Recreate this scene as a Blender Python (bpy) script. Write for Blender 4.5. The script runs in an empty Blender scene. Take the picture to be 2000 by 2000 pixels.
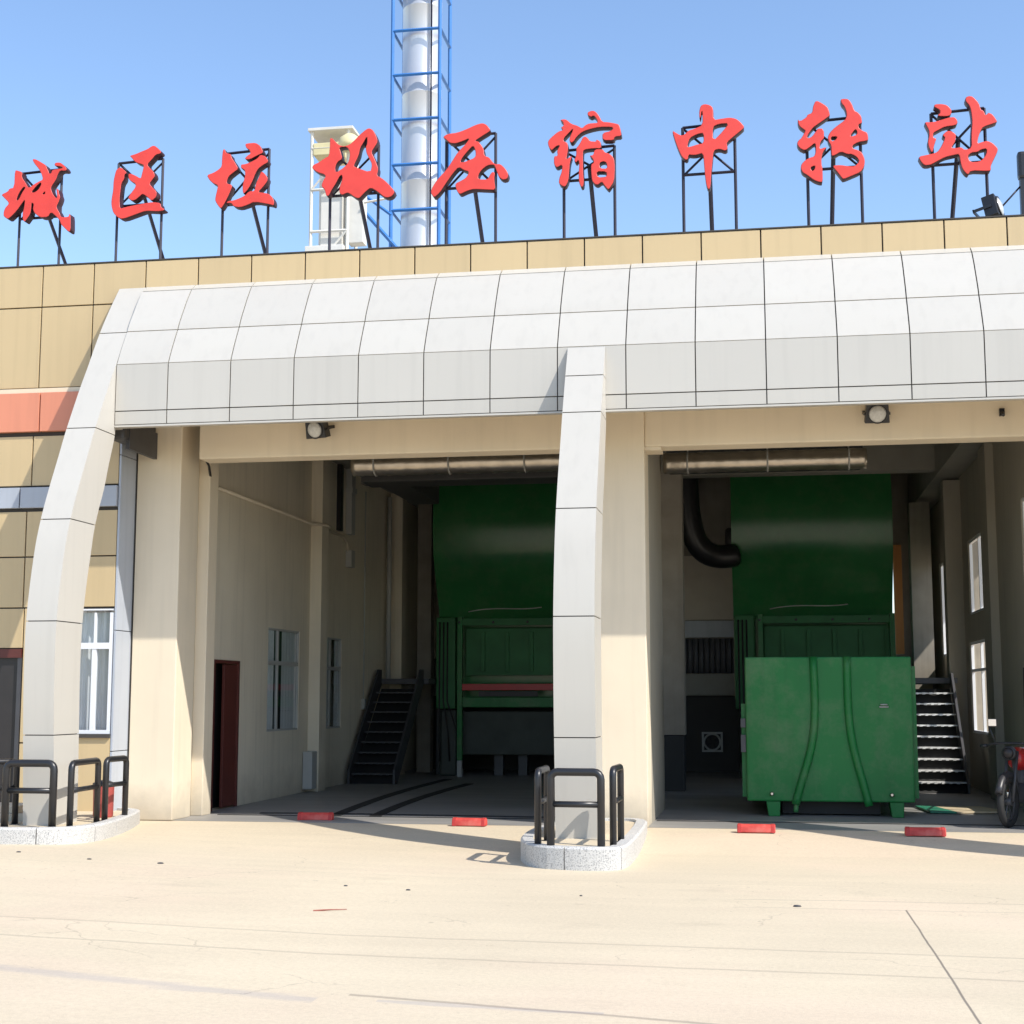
import bpy, bmesh, math, random
from mathutils import Vector, Matrix
random.seed(7)
S = bpy.context.scene
COL = S.collection
R = math.radians

# ---------------------------------------------------------------- camera
cd = bpy.data.cameras.new('camera'); cam = bpy.data.objects.new('camera', cd); COL.objects.link(cam)
cd.sensor_width = 36.0; cd.lens = 52.2; cd.clip_start = 0.1; cd.clip_end = 2000
cam.location = (0, -18.6, 1.6)
cam.rotation_euler = (R(90 + 7.076), 0, R(9.614))
S.camera = cam

# ---------------------------------------------------------------- sky and sun
SUN = Vector((0.85, -0.50, 1.0)).normalized()
EL = math.asin(SUN.z); AZ = math.atan2(SUN.x, SUN.y)
w = bpy.data.worlds.new('World'); S.world = w; w.use_nodes = True
nt = w.node_tree
bg = nt.nodes['Background']
sky = nt.nodes.new('ShaderNodeTexSky'); sky.sky_type = 'NISHITA'; sky.sun_disc = False
sky.sun_elevation = EL; sky.sun_rotation = AZ
sky.altitude = 0; sky.air_density = 1.0; sky.dust_density = 0.6; sky.ozone_density = 3.0
nt.links.new(sky.outputs[0], bg.inputs[0]); bg.inputs[1].default_value = 0.15
ld = bpy.data.lights.new('sun', 'SUN'); lo = bpy.data.objects.new('sun', ld); COL.objects.link(lo)
ld.energy = 3.1; ld.angle = R(0.5); ld.color = (1.0, 0.95, 0.87)
lo.rotation_euler = SUN.to_track_quat('Z', 'Y').to_euler()
lo.location = (20, -20, 30)
S.view_settings.view_transform = 'Standard'; S.view_settings.look = 'None'
S.view_settings.exposure = 0.8; S.view_settings.gamma = 1.0
S.cycles.max_bounces = 10; S.cycles.diffuse_bounces = 6

# ---------------------------------------------------------------- materials
def mat(name, col, rough=0.6, metal=0.0, var=0.06, scale=3.0, bump=0.0, bscale=40.0, spec=0.5, stretch=None, coat=0.0, streak=0.0, island=0.0, dust=0.0, splash=0.0):
    m = bpy.data.materials.new(name); m.use_nodes = True
    n = m.node_tree.nodes; l = m.node_tree.links
    b = n['Principled BSDF']
    b.inputs['Roughness'].default_value = rough; b.inputs['Metallic'].default_value = metal
    b.inputs['Specular IOR Level'].default_value = spec
    b.inputs['Coat Weight'].default_value = coat
    tc = n.new('ShaderNodeTexCoord'); mp = n.new('ShaderNodeMapping'); l.new(tc.outputs['Object'], mp.inputs[0])
    if stretch: mp.inputs['Scale'].default_value = stretch
    nz = n.new('ShaderNodeTexNoise'); nz.inputs['Scale'].default_value = scale; nz.inputs['Detail'].default_value = 6
    l.new(mp.outputs[0], nz.inputs['Vector'])
    cr = n.new('ShaderNodeMapRange'); cr.inputs[1].default_value = 0.25; cr.inputs[2].default_value = 0.75
    cr.inputs[3].default_value = 1 - var; cr.inputs[4].default_value = 1 + var
    l.new(nz.outputs[0], cr.inputs[0])
    fac = cr.outputs[0]
    if streak:      # rain and dust streaks running down the surface
        m2 = n.new('ShaderNodeMapping'); m2.inputs['Scale'].default_value = (7, 7, .35); l.new(tc.outputs['Object'], m2.inputs[0])
        n2 = n.new('ShaderNodeTexNoise'); n2.inputs['Scale'].default_value = 1.3; n2.inputs['Detail'].default_value = 5; l.new(m2.outputs[0], n2.inputs['Vector'])
        c2 = n.new('ShaderNodeMapRange'); c2.inputs[1].default_value = .50; c2.inputs[2].default_value = .75; c2.inputs[3].default_value = 1; c2.inputs[4].default_value = 1 - streak
        l.new(n2.outputs[0], c2.inputs[0]); q = n.new('ShaderNodeMath'); q.operation = 'MULTIPLY'; l.new(fac, q.inputs[0]); l.new(c2.outputs[0], q.inputs[1]); fac = q.outputs[0]
    if island:      # each panel a slightly different batch
        ge = n.new('ShaderNodeNewGeometry'); c3 = n.new('ShaderNodeMapRange'); c3.inputs[3].default_value = 1 - island; c3.inputs[4].default_value = 1 + island
        l.new(ge.outputs['Random Per Island'], c3.inputs[0]); q = n.new('ShaderNodeMath'); q.operation = 'MULTIPLY'; l.new(fac, q.inputs[0]); l.new(c3.outputs[0], q.inputs[1]); fac = q.outputs[0]
    mx = n.new('ShaderNodeVectorMath'); mx.operation = 'SCALE'; mx.inputs[0].default_value = col
    l.new(fac, mx.inputs['Scale']); colout = mx.outputs[0]
    if dust or splash:
        nd = n.new('ShaderNodeTexNoise'); nd.inputs['Scale'].default_value = 2.2; nd.inputs['Detail'].default_value = 8; nd.inputs['Roughness'].default_value = .7; l.new(tc.outputs['Object'], nd.inputs['Vector'])
        rd = n.new('ShaderNodeMapRange'); rd.inputs[1].default_value = .48; rd.inputs[2].default_value = .72; rd.inputs[3].default_value = 0; rd.inputs[4].default_value = dust or splash
        l.new(nd.outputs[0], rd.inputs[0]); am = rd.outputs[0]
        if splash:      # mud thrown up round the foot of the wall
            sx = n.new('ShaderNodeSeparateXYZ'); l.new(tc.outputs['Object'], sx.inputs[0])
            ad = n.new('ShaderNodeMath'); ad.operation = 'MULTIPLY_ADD'; l.new(nd.outputs[0], ad.inputs[0]); ad.inputs[1].default_value = -.8; l.new(sx.outputs[2], ad.inputs[2])
            rz_ = n.new('ShaderNodeMapRange'); rz_.inputs[1].default_value = -.42; rz_.inputs[2].default_value = .10; rz_.inputs[3].default_value = splash; rz_.inputs[4].default_value = 0
            l.new(ad.outputs[0], rz_.inputs[0]); am = rz_.outputs[0]
        md = n.new('ShaderNodeMix'); md.data_type = 'RGBA'; l.new(am, md.inputs[0]); l.new(colout, md.inputs[6]); md.inputs[7].default_value = (.27, .235, .18, 1); colout = md.outputs[2]
    l.new(colout, b.inputs['Base Color'])
    if bump:
        nb = n.new('ShaderNodeTexNoise'); nb.inputs['Scale'].default_value = bscale; nb.inputs['Detail'].default_value = 4
        l.new(tc.outputs['Object'], nb.inputs['Vector'])
        bp = n.new('ShaderNodeBump'); bp.inputs['Strength'].default_value = bump; bp.inputs['Distance'].default_value = 0.01
        l.new(nb.outputs[0], bp.inputs['Height']); l.new(bp.outputs[0], b.inputs['Normal'])
    m['out'] = 1
    return m
M = {}
M['beige'] = mat('beige_panel', (.56, .425, .235), .42, var=.03, streak=.07, island=.035, scale=.7, bump=.05, bscale=1.5)
M['coral'] = mat('coral_panel', (.66, .25, .15), .45, streak=.08, island=.03, var=.04, scale=.8)
M['gap'] = mat('joint_gap', (.06, .055, .05), .9)
M['white'] = mat('white_panel', (.50, .475, .425), .34, var=.015, streak=.05, island=.025, scale=.8, bump=.06, bscale=1.2)
M['bluegrey'] = mat('blue_grey_panel', (.40, .43, .48), .4, var=.03, streak=.08, island=.03)
M['paint'] = mat('cream_render', (.74, .64, .485), .8, var=.05, streak=.06, splash=.55, scale=1.2, bump=.12, bscale=60)
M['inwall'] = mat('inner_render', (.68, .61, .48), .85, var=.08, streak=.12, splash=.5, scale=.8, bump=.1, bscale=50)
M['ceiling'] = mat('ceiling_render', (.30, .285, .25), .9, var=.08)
M['frame'] = mat('white_frame', (.75, .76, .78), .35, var=.02)
M['glass'] = mat('dark_glass', (.035, .032, .033), .25, var=.1, spec=.3)
M['curtain2'] = mat('white_curtain', (.80, .80, .78), .85, var=.15, scale=1.0, stretch=(14, 14, .3))
M['curtain'] = mat('curtain', (.60, .60, .61), .85, var=.35, scale=1.0, stretch=(14, 14, .3))
M['black'] = mat('black_paint', (.018, .018, .02), .35, var=.1)
M['blackmat'] = mat('black_matt', (.02, .02, .02), .7, var=.1)
M['maroon'] = mat('maroon_door', (.10, .022, .016), .5, var=.1)
M['green'] = mat('green_machine', (.030, .165, .052), .20, dust=.12, var=.15, scale=1.0, bump=.10, bscale=1.3)
M['inwall2'] = mat('inner_render_shade', (.37, .335, .27), .85, var=.09, streak=.12, splash=.5, scale=.8, bump=.1, bscale=50)  # inner render darkened: shade on the right side put into the colour
M['signside'] = mat('sign_return', (.045, .008, .012), .5)
M['greendull'] = mat('green_dull', (.030, .15, .050), .5, var=.2, scale=2, spec=.3)
M['backwall'] = mat('shaded_render', (.30, .27, .225), .9, var=.14, streak=.15)  # darker render copy, shade deep in the bays put into the colour
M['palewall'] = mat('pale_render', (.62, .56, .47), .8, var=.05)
M['green2'] = mat('green_container', (.011, .160, .036), .40, spec=.3, streak=.14, dust=.22, var=.12, scale=1.6, bump=.08, bscale=3, stretch=(1, 1, .4))
M['red'] = mat('red_bar', (.45, .02, .02), .4, var=.1)
M['presssteel'] = mat('press_steel', (.045, .055, .045), .6, var=.2)
M['steel'] = mat('dark_steel', (.07, .07, .075), .5, metal=.3, var=.15)
M['tread'] = mat('steel_tread', (.72, .72, .70), .45, metal=.1, var=.2, scale=20)
M['duct'] = mat('foil_duct', (.52, .46, .38), .30, metal=.9, var=.15, scale=6, bump=.5, bscale=9)
M['darkduct'] = mat('dark_duct', (.05, .05, .05), .6, var=.1)
M['greyplastic'] = mat('grey_plastic', (.40, .40, .38), .6, var=.05)
M['signred'] = mat('sign_red', (.68, .055, .040), .45, var=.10, scale=5)
M['signframe'] = mat('sign_frame', (.020, .016, .030), .5, var=.2)
M['stack'] = mat('stack_steel', (.60, .61, .63), .38, metal=.45, var=.05, scale=.6)
M['blue'] = mat('blue_truss', (.03, .16, .45), .4, var=.1)
M['pale'] = mat('pale_plant', (.62, .60, .55), .7, var=.12, scale=2)
M['yellow'] = mat('pale_yellow', (.66, .58, .33), .6, var=.1)
M['lens'] = mat('lamp_lens', (.55, .55, .52), .15, var=.15, scale=30, spec=.9)
M['stop'] = mat('red_rubber', (.55, .055, .042), .65, dust=.6, var=.35, scale=9, bump=.2, bscale=30)
M['tyre'] = mat('tyre', (.02, .02, .02), .75, var=.1)
M['chrome'] = mat('chrome', (.6, .6, .6), .2, metal=1, var=.05)
M['mirror'] = mat('mirror_glass', (.9, .9, .92), .03, metal=1, var=0)
M['tank'] = mat('tank_red', (.50, .02, .02), .25, var=.05, coat=.4)
M['bodyplastic'] = mat('dark_plastic', (.03, .03, .035), .4, var=.1)
M['patch_tan'] = mat('sun_patch_tan', (.55, .45, .30), .7, var=.12, scale=4, stretch=(1, 8, 1))  # tan of the sunlit floor patch, light put into the colour
M['teal'] = mat('sun_patch_teal', (.03, .22, .13), .5, var=.1)
M['bluefloor'] = mat('cool', (.3, .33, .36), .8)
M['orange'] = mat('orange_trim', (.75, .33, .10), .6, var=.05)

def node_concrete():
    m = bpy.data.materials.new('concrete_yard'); m.use_nodes = True
    n = m.node_tree.nodes; l = m.node_tree.links; b = n['Principled BSDF']
    b.inputs['Roughness'].default_value = .85; b.inputs['Specular IOR Level'].default_value = .25
    tc = n.new('ShaderNodeTexCoord')
    sp = n.new('ShaderNodeSeparateXYZ'); l.new(tc.outputs['Object'], sp.inputs[0])
    def math_(op, a, bb=None, c=None):
        q = n.new('ShaderNodeMath'); q.operation = op
        for i, v in enumerate((a, bb, c)):
            if v is None: continue
            if isinstance(v, (int, float)): q.inputs[i].default_value = v
            else: l.new(v, q.inputs[i])
        return q.outputs[0]
    def noise(scale, st=(1, 1, 1), det=6, rough=.55):
        mp = n.new('ShaderNodeMapping'); mp.inputs['Scale'].default_value = st; l.new(tc.outputs['Object'], mp.inputs[0])
        q = n.new('ShaderNodeTexNoise'); q.inputs['Scale'].default_value = scale; q.inputs['Detail'].default_value = det
        q.inputs['Roughness'].default_value = rough
        l.new(mp.outputs[0], q.inputs['Vector']); return q.outputs[0]
    def rng(v, a, bb, c, d):
        q = n.new('ShaderNodeMapRange'); q.interpolation_type = 'SMOOTHSTEP'
        l.new(v, q.inputs[0])
        for i, k in zip((1, 2, 3, 4), (a, bb, c, d)): q.inputs[i].default_value = k
        return q.outputs[0]
    X, Y = sp.outputs[0], sp.outputs[1]
    wob = math_('MULTIPLY', math_('SUBTRACT', noise(1.2), .5), .10)
    streak = noise(1.1, (.22, 3.0, 1))
    patch = noise(.35)
    fine = noise(28, (1, 1, 1), 8, .7)
    grain = noise(140, (1, 1, 1), 4, .8)
    val = math_('MULTIPLY', rng(streak, .3, .72, .97, 1.02), rng(fine, .25, .75, .92, 1.06))
    val = math_('MULTIPLY', val, rng(grain, .3, .7, .90, 1.06))
    blot = noise(.9, (1, 1.3, 1), 5, .65)
    val = math_('MULTIPLY', val, rng(blot, .58, .80, 1.0, .86))
    val = math_('MULTIPLY', val, rng(patch, .3, .7, .95, 1.04))
    # fine board-finish lines across the yard
    lines = noise(1.0, (.10, 14.0, 1), 3)
    val = math_('MULTIPLY', val, rng(lines, .68, .74, 1.0, .96))
    # joint running away from the building
    jx = math_('ABSOLUTE', math_('SUBTRACT', math_('ADD', X, math_('MULTIPLY', wob, .25)), 1.08))
    on = math_('LESS_THAN', Y, -6.0)
    jm = math_('MULTIPLY', rng(jx, .004, .011, 1, 0), on)
    # cross joints
    def cross(y0, slope, wdt, strength, x0=-60, x1=60):
        d = math_('ABSOLUTE', math_('SUBTRACT', math_('ADD', Y, wob), math_('ADD', math_('MULTIPLY', X, slope), y0)))
        k = rng(d, wdt * .4, wdt, strength, 0)
        if x0 > -60: k = math_('MULTIPLY', k, math_('GREATER_THAN', X, x0))
        if x1 < 60: k = math_('MULTIPLY', k, math_('LESS_THAN', X, x1))
        return k
    allm = math_('MAXIMUM', math_('MULTIPLY', jm, .75), cross(-5.55, 0.02, .02, .30, -.3))
    allm = math_('MAXIMUM', allm, cross(-6.05, 0.02, .02, .22, -.3))
    allm = math_('MAXIMUM', allm, cross(-8.1, -0.04, .03, .24))
    allm = math_('MAXIMUM', allm, cross(-8.9, -0.05, .03, .26))
    allm = math_('MAXIMUM', allm, cross(-10.55, -0.21, .035, .40, -2.4))
    allm = math_('MAXIMUM', allm, cross(-4.55, -0.01, .02, .10))
    # grey tyre smear
    sm = noise(2.2, (.8, 5, 1))
    sd = math_('ABSOLUTE', math_('SUBTRACT', math_('ADD', Y, math_('MULTIPLY', math_('SUBTRACT', sm, .5), .22)), math_('ADD', math_('MULTIPLY', X, -.21), -10.75)))
    smear = math_('MULTIPLY', rng(sd, .02, .13, .34, 0), math_('LESS_THAN', X, -2.55))
    sd2 = math_('ABSOLUTE', math_('SUBTRACT', math_('ADD', Y, math_('MULTIPLY', math_('SUBTRACT', sm, .5), .15)), math_('ADD', math_('MULTIPLY', X, -.10), -10.42)))
    smear2 = math_('MULTIPLY', rng(sd2, .01, .06, .36, 0), math_('MULTIPLY', math_('GREATER_THAN', X, -2.2), math_('LESS_THAN', X, -.9)))
    # hairline cracks and a few oil spots
    vo = n.new('ShaderNodeTexVoronoi'); vo.feature = 'DISTANCE_TO_EDGE'; vo.inputs['Scale'].default_value = .33
    mw = n.new('ShaderNodeVectorMath'); mw.operation = 'MULTIPLY_ADD'; nv = n.new('ShaderNodeTexNoise'); nv.inputs['Scale'].default_value = 1.6; nv.inputs['Detail'].default_value = 6; l.new(tc.outputs['Object'], nv.inputs['Vector'])
    l.new(nv.outputs[1], mw.inputs[0]); mw.inputs[1].default_value = (.9, .9, 0); l.new(tc.outputs['Object'], mw.inputs[2]); l.new(mw.outputs[0], vo.inputs['Vector'])
    crk = math_('MULTIPLY', rng(vo.outputs['Distance'], .0008, .0026, .26, 0), rng(noise(.5), .50, .56, 0, 1))
    allm = math_('MAXIMUM', allm, crk)
    oil = rng(noise(1.7, (1, 1.4, 1), 4, .6), .70, .76, 0, .16)
    allm = math_('MAXIMUM', allm, oil)
    # small dark specks
    belt = math_('MULTIPLY', math_('GREATER_THAN', Y, -6.3), math_('LESS_THAN', Y, -4.2))
    spk = math_('MAXIMUM', math_('MULTIPLY', rng(noise(13.0, (1, 1.8, 1), 3), .70, .73, 0, .6), belt), rng(noise(21.0, (1, 1.6, 1), 2), .74, .76, 0, .4))
    allm = math_('MAXIMUM', allm, spk)
    gm = math_('MAXIMUM', smear, smear2)
    mx = n.new('ShaderNodeMix'); mx.data_type = 'RGBA'
    mx.inputs[6].default_value = (.61, .515, .37, 1); mx.inputs[7].default_value = (.62, .505, .37, 1)
    l.new(rng(noise(.22, (1, 1.5, 1)), .45, .65, 0, 1), mx.inputs[0])
    sc = n.new('ShaderNodeVectorMath'); sc.operation = 'SCALE'; l.new(mx.outputs[2], sc.inputs[0]); l.new(val, sc.inputs['Scale'])
    m2 = n.new('ShaderNodeMix'); m2.data_type = 'RGBA'; l.new(gm, m2.inputs[0]); l.new(sc.outputs[0], m2.inputs[6]); m2.inputs[7].default_value = (.30, .29, .31, 1)
    m3 = n.new('ShaderNodeMix'); m3.data_type = 'RGBA'; l.new(allm, m3.inputs[0]); l.new(m2.outputs[2], m3.inputs[6]); m3.inputs[7].default_value = (.10, .085, .08, 1)
    l.new(m3.outputs[2], b.inputs['Base Color'])
    bp = n.new('ShaderNodeBump'); bp.inputs['Strength'].default_value = .25; bp.inputs['Distance'].default_value = .01
    l.new(fine, bp.inputs['Height']); l.new(bp.outputs[0], b.inputs['Normal'])
    return m
M['concrete'] = node_concrete()
M['floor'] = mat('workshop_floor', (.27, .26, .245), .5, var=.25, scale=.9, bump=.15, bscale=30, stretch=(.5, 1.6, 1))
def node_granite():
    m = mat('granite_kerb', (.74, .72, .69), .7, var=.05)
    n = m.node_tree.nodes; l = m.node_tree.links; b = n['Principled BSDF']
    tc = n.new('ShaderNodeTexCoord'); nz = n.new('ShaderNodeTexNoise'); nz.inputs['Scale'].default_value = 90; nz.inputs['Detail'].default_value = 3
    l.new(tc.outputs['Object'], nz.inputs['Vector'])
    cr = n.new('ShaderNodeValToRGB'); cr.color_ramp.elements[0].position = .36; cr.color_ramp.elements[0].color = (.26, .255, .25, 1)
    cr.color_ramp.elements[1].position = .50; cr.color_ramp.elements[1].color = (.56, .545, .515, 1)
    l.new(nz.outputs[0], cr.inputs[0]); l.new(cr.outputs[0], b.inputs['Base Color'])
    return m
M['granite'] = node_granite()

# ---------------------------------------------------------------- helpers
class MB:
    def __init__(s): s.bm = bmesh.new()
    def box(s, x0, x1, y0, y1, z0, z1, bev=0.0, mi=0):
        vs = [s.bm.verts.new((x, y, z)) for z in (z0, z1) for y in (y0, y1) for x in (x0, x1)]
        fs = [s.bm.faces.new([vs[i] for i in q]) for q in ((0, 2, 3, 1), (4, 5, 7, 6), (0, 1, 5, 4), (2, 6, 7, 3), (0, 4, 6, 2), (1, 3, 7, 5))]
        for f in fs: f.material_index = mi
        if bev:
            es = list({e for f in fs for e in f.edges})
            bmesh.ops.bevel(s.bm, geom=es, offset=bev, segments=2, affect='EDGES', profile=.6)
        return s
    def prism(s, pts, lo, hi, axis='x', mi=0):
        """extrude a closed outline; axis x: pts are (y,z); axis y: (x,z); axis z: (x,y)"""
        def P(a, b, t): return (t, a, b) if axis == 'x' else ((a, t, b) if axis == 'y' else (a, b, t))
        A = [s.bm.verts.new(P(a, b, lo)) for a, b in pts]; B = [s.bm.verts.new(P(a, b, hi)) for a, b in pts]
        n = len(pts); fs = []
        fs.append(s.bm.faces.new(A)); fs.append(s.bm.faces.new(B[::-1]))
        for i in range(n):
            j = (i + 1) % n; fs.append(s.bm.faces.new((A[i], B[i], B[j], A[j])))
        for f in fs: f.material_index = mi
        bmesh.ops.recalc_face_normals(s.bm, faces=fs)
        return s
    def strip(s, prof, x0, x1, t=.02, mi=0, smooth=False):
        """curved panel following prof [(y,z)..] with thickness t to the back, spanning x0..x1"""
        n = len(prof); off = []
        for i in range(n):
            a = prof[max(i - 1, 0)]; b = prof[min(i + 1, n - 1)]
            d = Vector((b[0] - a[0], b[1] - a[1])).normalized(); off.append((prof[i][0] + d[1] * -t * s.sgn, prof[i][1] + d[0] * t * s.sgn))
        rows = []
        for p, q in zip(prof, off):
            rows.append([s.bm.verts.new((x0, p[0], p[1])), s.bm.verts.new((x1, p[0], p[1])), s.bm.verts.new((x1, q[0], q[1])), s.bm.verts.new((x0, q[0], q[1]))])
        fs = [s.bm.faces.new(rows[0]), s.bm.faces.new(rows[-1][::-1])]
        for a, b in zip(rows[:-1], rows[1:]):
            for k in range(4):
                f = s.bm.faces.new((a[k], b[k], b[(k + 1) % 4], a[(k + 1) % 4]))
                if k == 0: f.smooth = smooth
                fs.append(f)
        bmesh.ops.recalc_face_normals(s.bm, faces=fs)
        for f in fs: f.material_index = mi
        return s
    sgn = 1
    def tube(s, pts, r, seg=10, closed=False, mi=0, r1=None, caps=True):
        pts = [Vector(p) for p in pts]; n = len(pts); rings = []
        up = Vector((0, 0, 1)); prev = None
        for i, p in enumerate(pts):
            if closed: d = (pts[(i + 1) % n] - pts[i - 1])
            else: d = pts[min(i + 1, n - 1)] - pts[max(i - 1, 0)]
            d.normalize()
            if prev is None:
                a = d.cross(up)
                if a.length < 1e-3: a = d.cross(Vector((0, 1, 0)))
            else: a = prev - d * prev.dot(d)
            a.normalize(); b = d.cross(a); prev = a
            rr = r if r1 is None else r + (r1 - r) * i / (n - 1)
            rings.append([s.bm.verts.new(p + (a * math.cos(t) + b * math.sin(t)) * rr) for t in [2 * math.pi * k / seg for k in range(seg)]])
        m = n if closed else n - 1
        for i in range(m):
            A, B = rings[i], rings[(i + 1) % n]
            for k in range(seg):
                f = s.bm.faces.new((A[k], A[(k + 1) % seg], B[(k + 1) % seg], B[k])); f.smooth = seg > 5; f.material_index = mi
        if not closed and caps:
            f = s.bm.faces.new(rings[0][::-1]); f.material_index = mi
            f = s.bm.faces.new(rings[-1]); f.material_index = mi
        return s
    def bar(s, a, b, w, mi=0):
        s.tube([a, b], w * .7071, seg=4, mi=mi); return s
    def lathe(s, prof, c, axis='z', seg=24, mi=0, sx=1.0):
        """prof [(r,h)] around axis through c"""
        rings = []
        for r, h in prof:
            ring = []
            for k in range(seg):
                t = 2 * math.pi * k / seg; u, v = r * math.cos(t) * sx, r * math.sin(t)
                p = {'z': (u, v, h), 'y': (u, h, v), 'x': (h, u, v)}[axis]
                ring.append(s.bm.verts.new((c[0] + p[0], c[1] + p[1], c[2] + p[2])))
            rings.append(ring)
        fs = []
        for A, B in zip(rings[:-1], rings[1:]):
            for k in range(seg):
                f = s.bm.faces.new((A[k], A[(k + 1) % seg], B[(k + 1) % seg], B[k])); f.smooth = True; fs.append(f)
        fs.append(s.bm.faces.new(rings[0][::-1])); fs.append(s.bm.faces.new(rings[-1]))
        for f in fs: f.material_index = mi
        bmesh.ops.recalc_face_normals(s.bm, faces=fs)
        return s
    def build(s, name, mats, parent=None, bevel=0.0):
        me = bpy.data.meshes.new(name); s.bm.normal_update(); s.bm.to_mesh(me); s.bm.free()
        for m in (mats if isinstance(mats, (list, tuple)) else [mats]): me.materials.append(m)
        o = bpy.data.objects.new(name, me); COL.objects.link(o)
        if parent is not None:
            o.parent = parent
            # meshes are written in world metres: keep them there
            o.matrix_parent_inverse = Matrix.Translation(-world_loc(parent))
        if bevel:
            b = o.modifiers.new('soft', 'BEVEL'); b.width = bevel; b.segments = 2; b.limit_method = 'ANGLE'; b.angle_limit = R(40)
        return o
def world_loc(o):
    v = Vector((0, 0, 0))
    while o is not None:
        v += o.location + (o.matrix_parent_inverse.to_translation() if o.parent else Vector((0, 0, 0)))
        o = o.parent
    return v
def tag(o, label=None, cat=None, group=None, kind=None):
    if label: o['label'] = label
    if cat: o['category'] = cat
    if group: o['group'] = group
    if kind: o['kind'] = kind
    return o
def thing(name, loc, label, cat, group=None):
    o = bpy.data.objects.new(name, None); o.empty_display_size = .3; COL.objects.link(o); o.location = loc
    return tag(o, label, cat, group)
def copy_tree(o, parent=None):
    c = o.copy(); COL.objects.link(c); c.parent = parent
    if parent is not None: c.matrix_parent_inverse = o.matrix_parent_inverse.copy()
    for ch in list(o.children): copy_tree(ch, c)
    return c
def clone(root, dx, dy, dz=0, rz=0, label=None):
    c = copy_tree(root); c.location = root.location + Vector((dx, dy, dz)); c.rotation_euler.z = root.rotation_euler.z + rz
    if label: c['label'] = label
    return c
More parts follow.
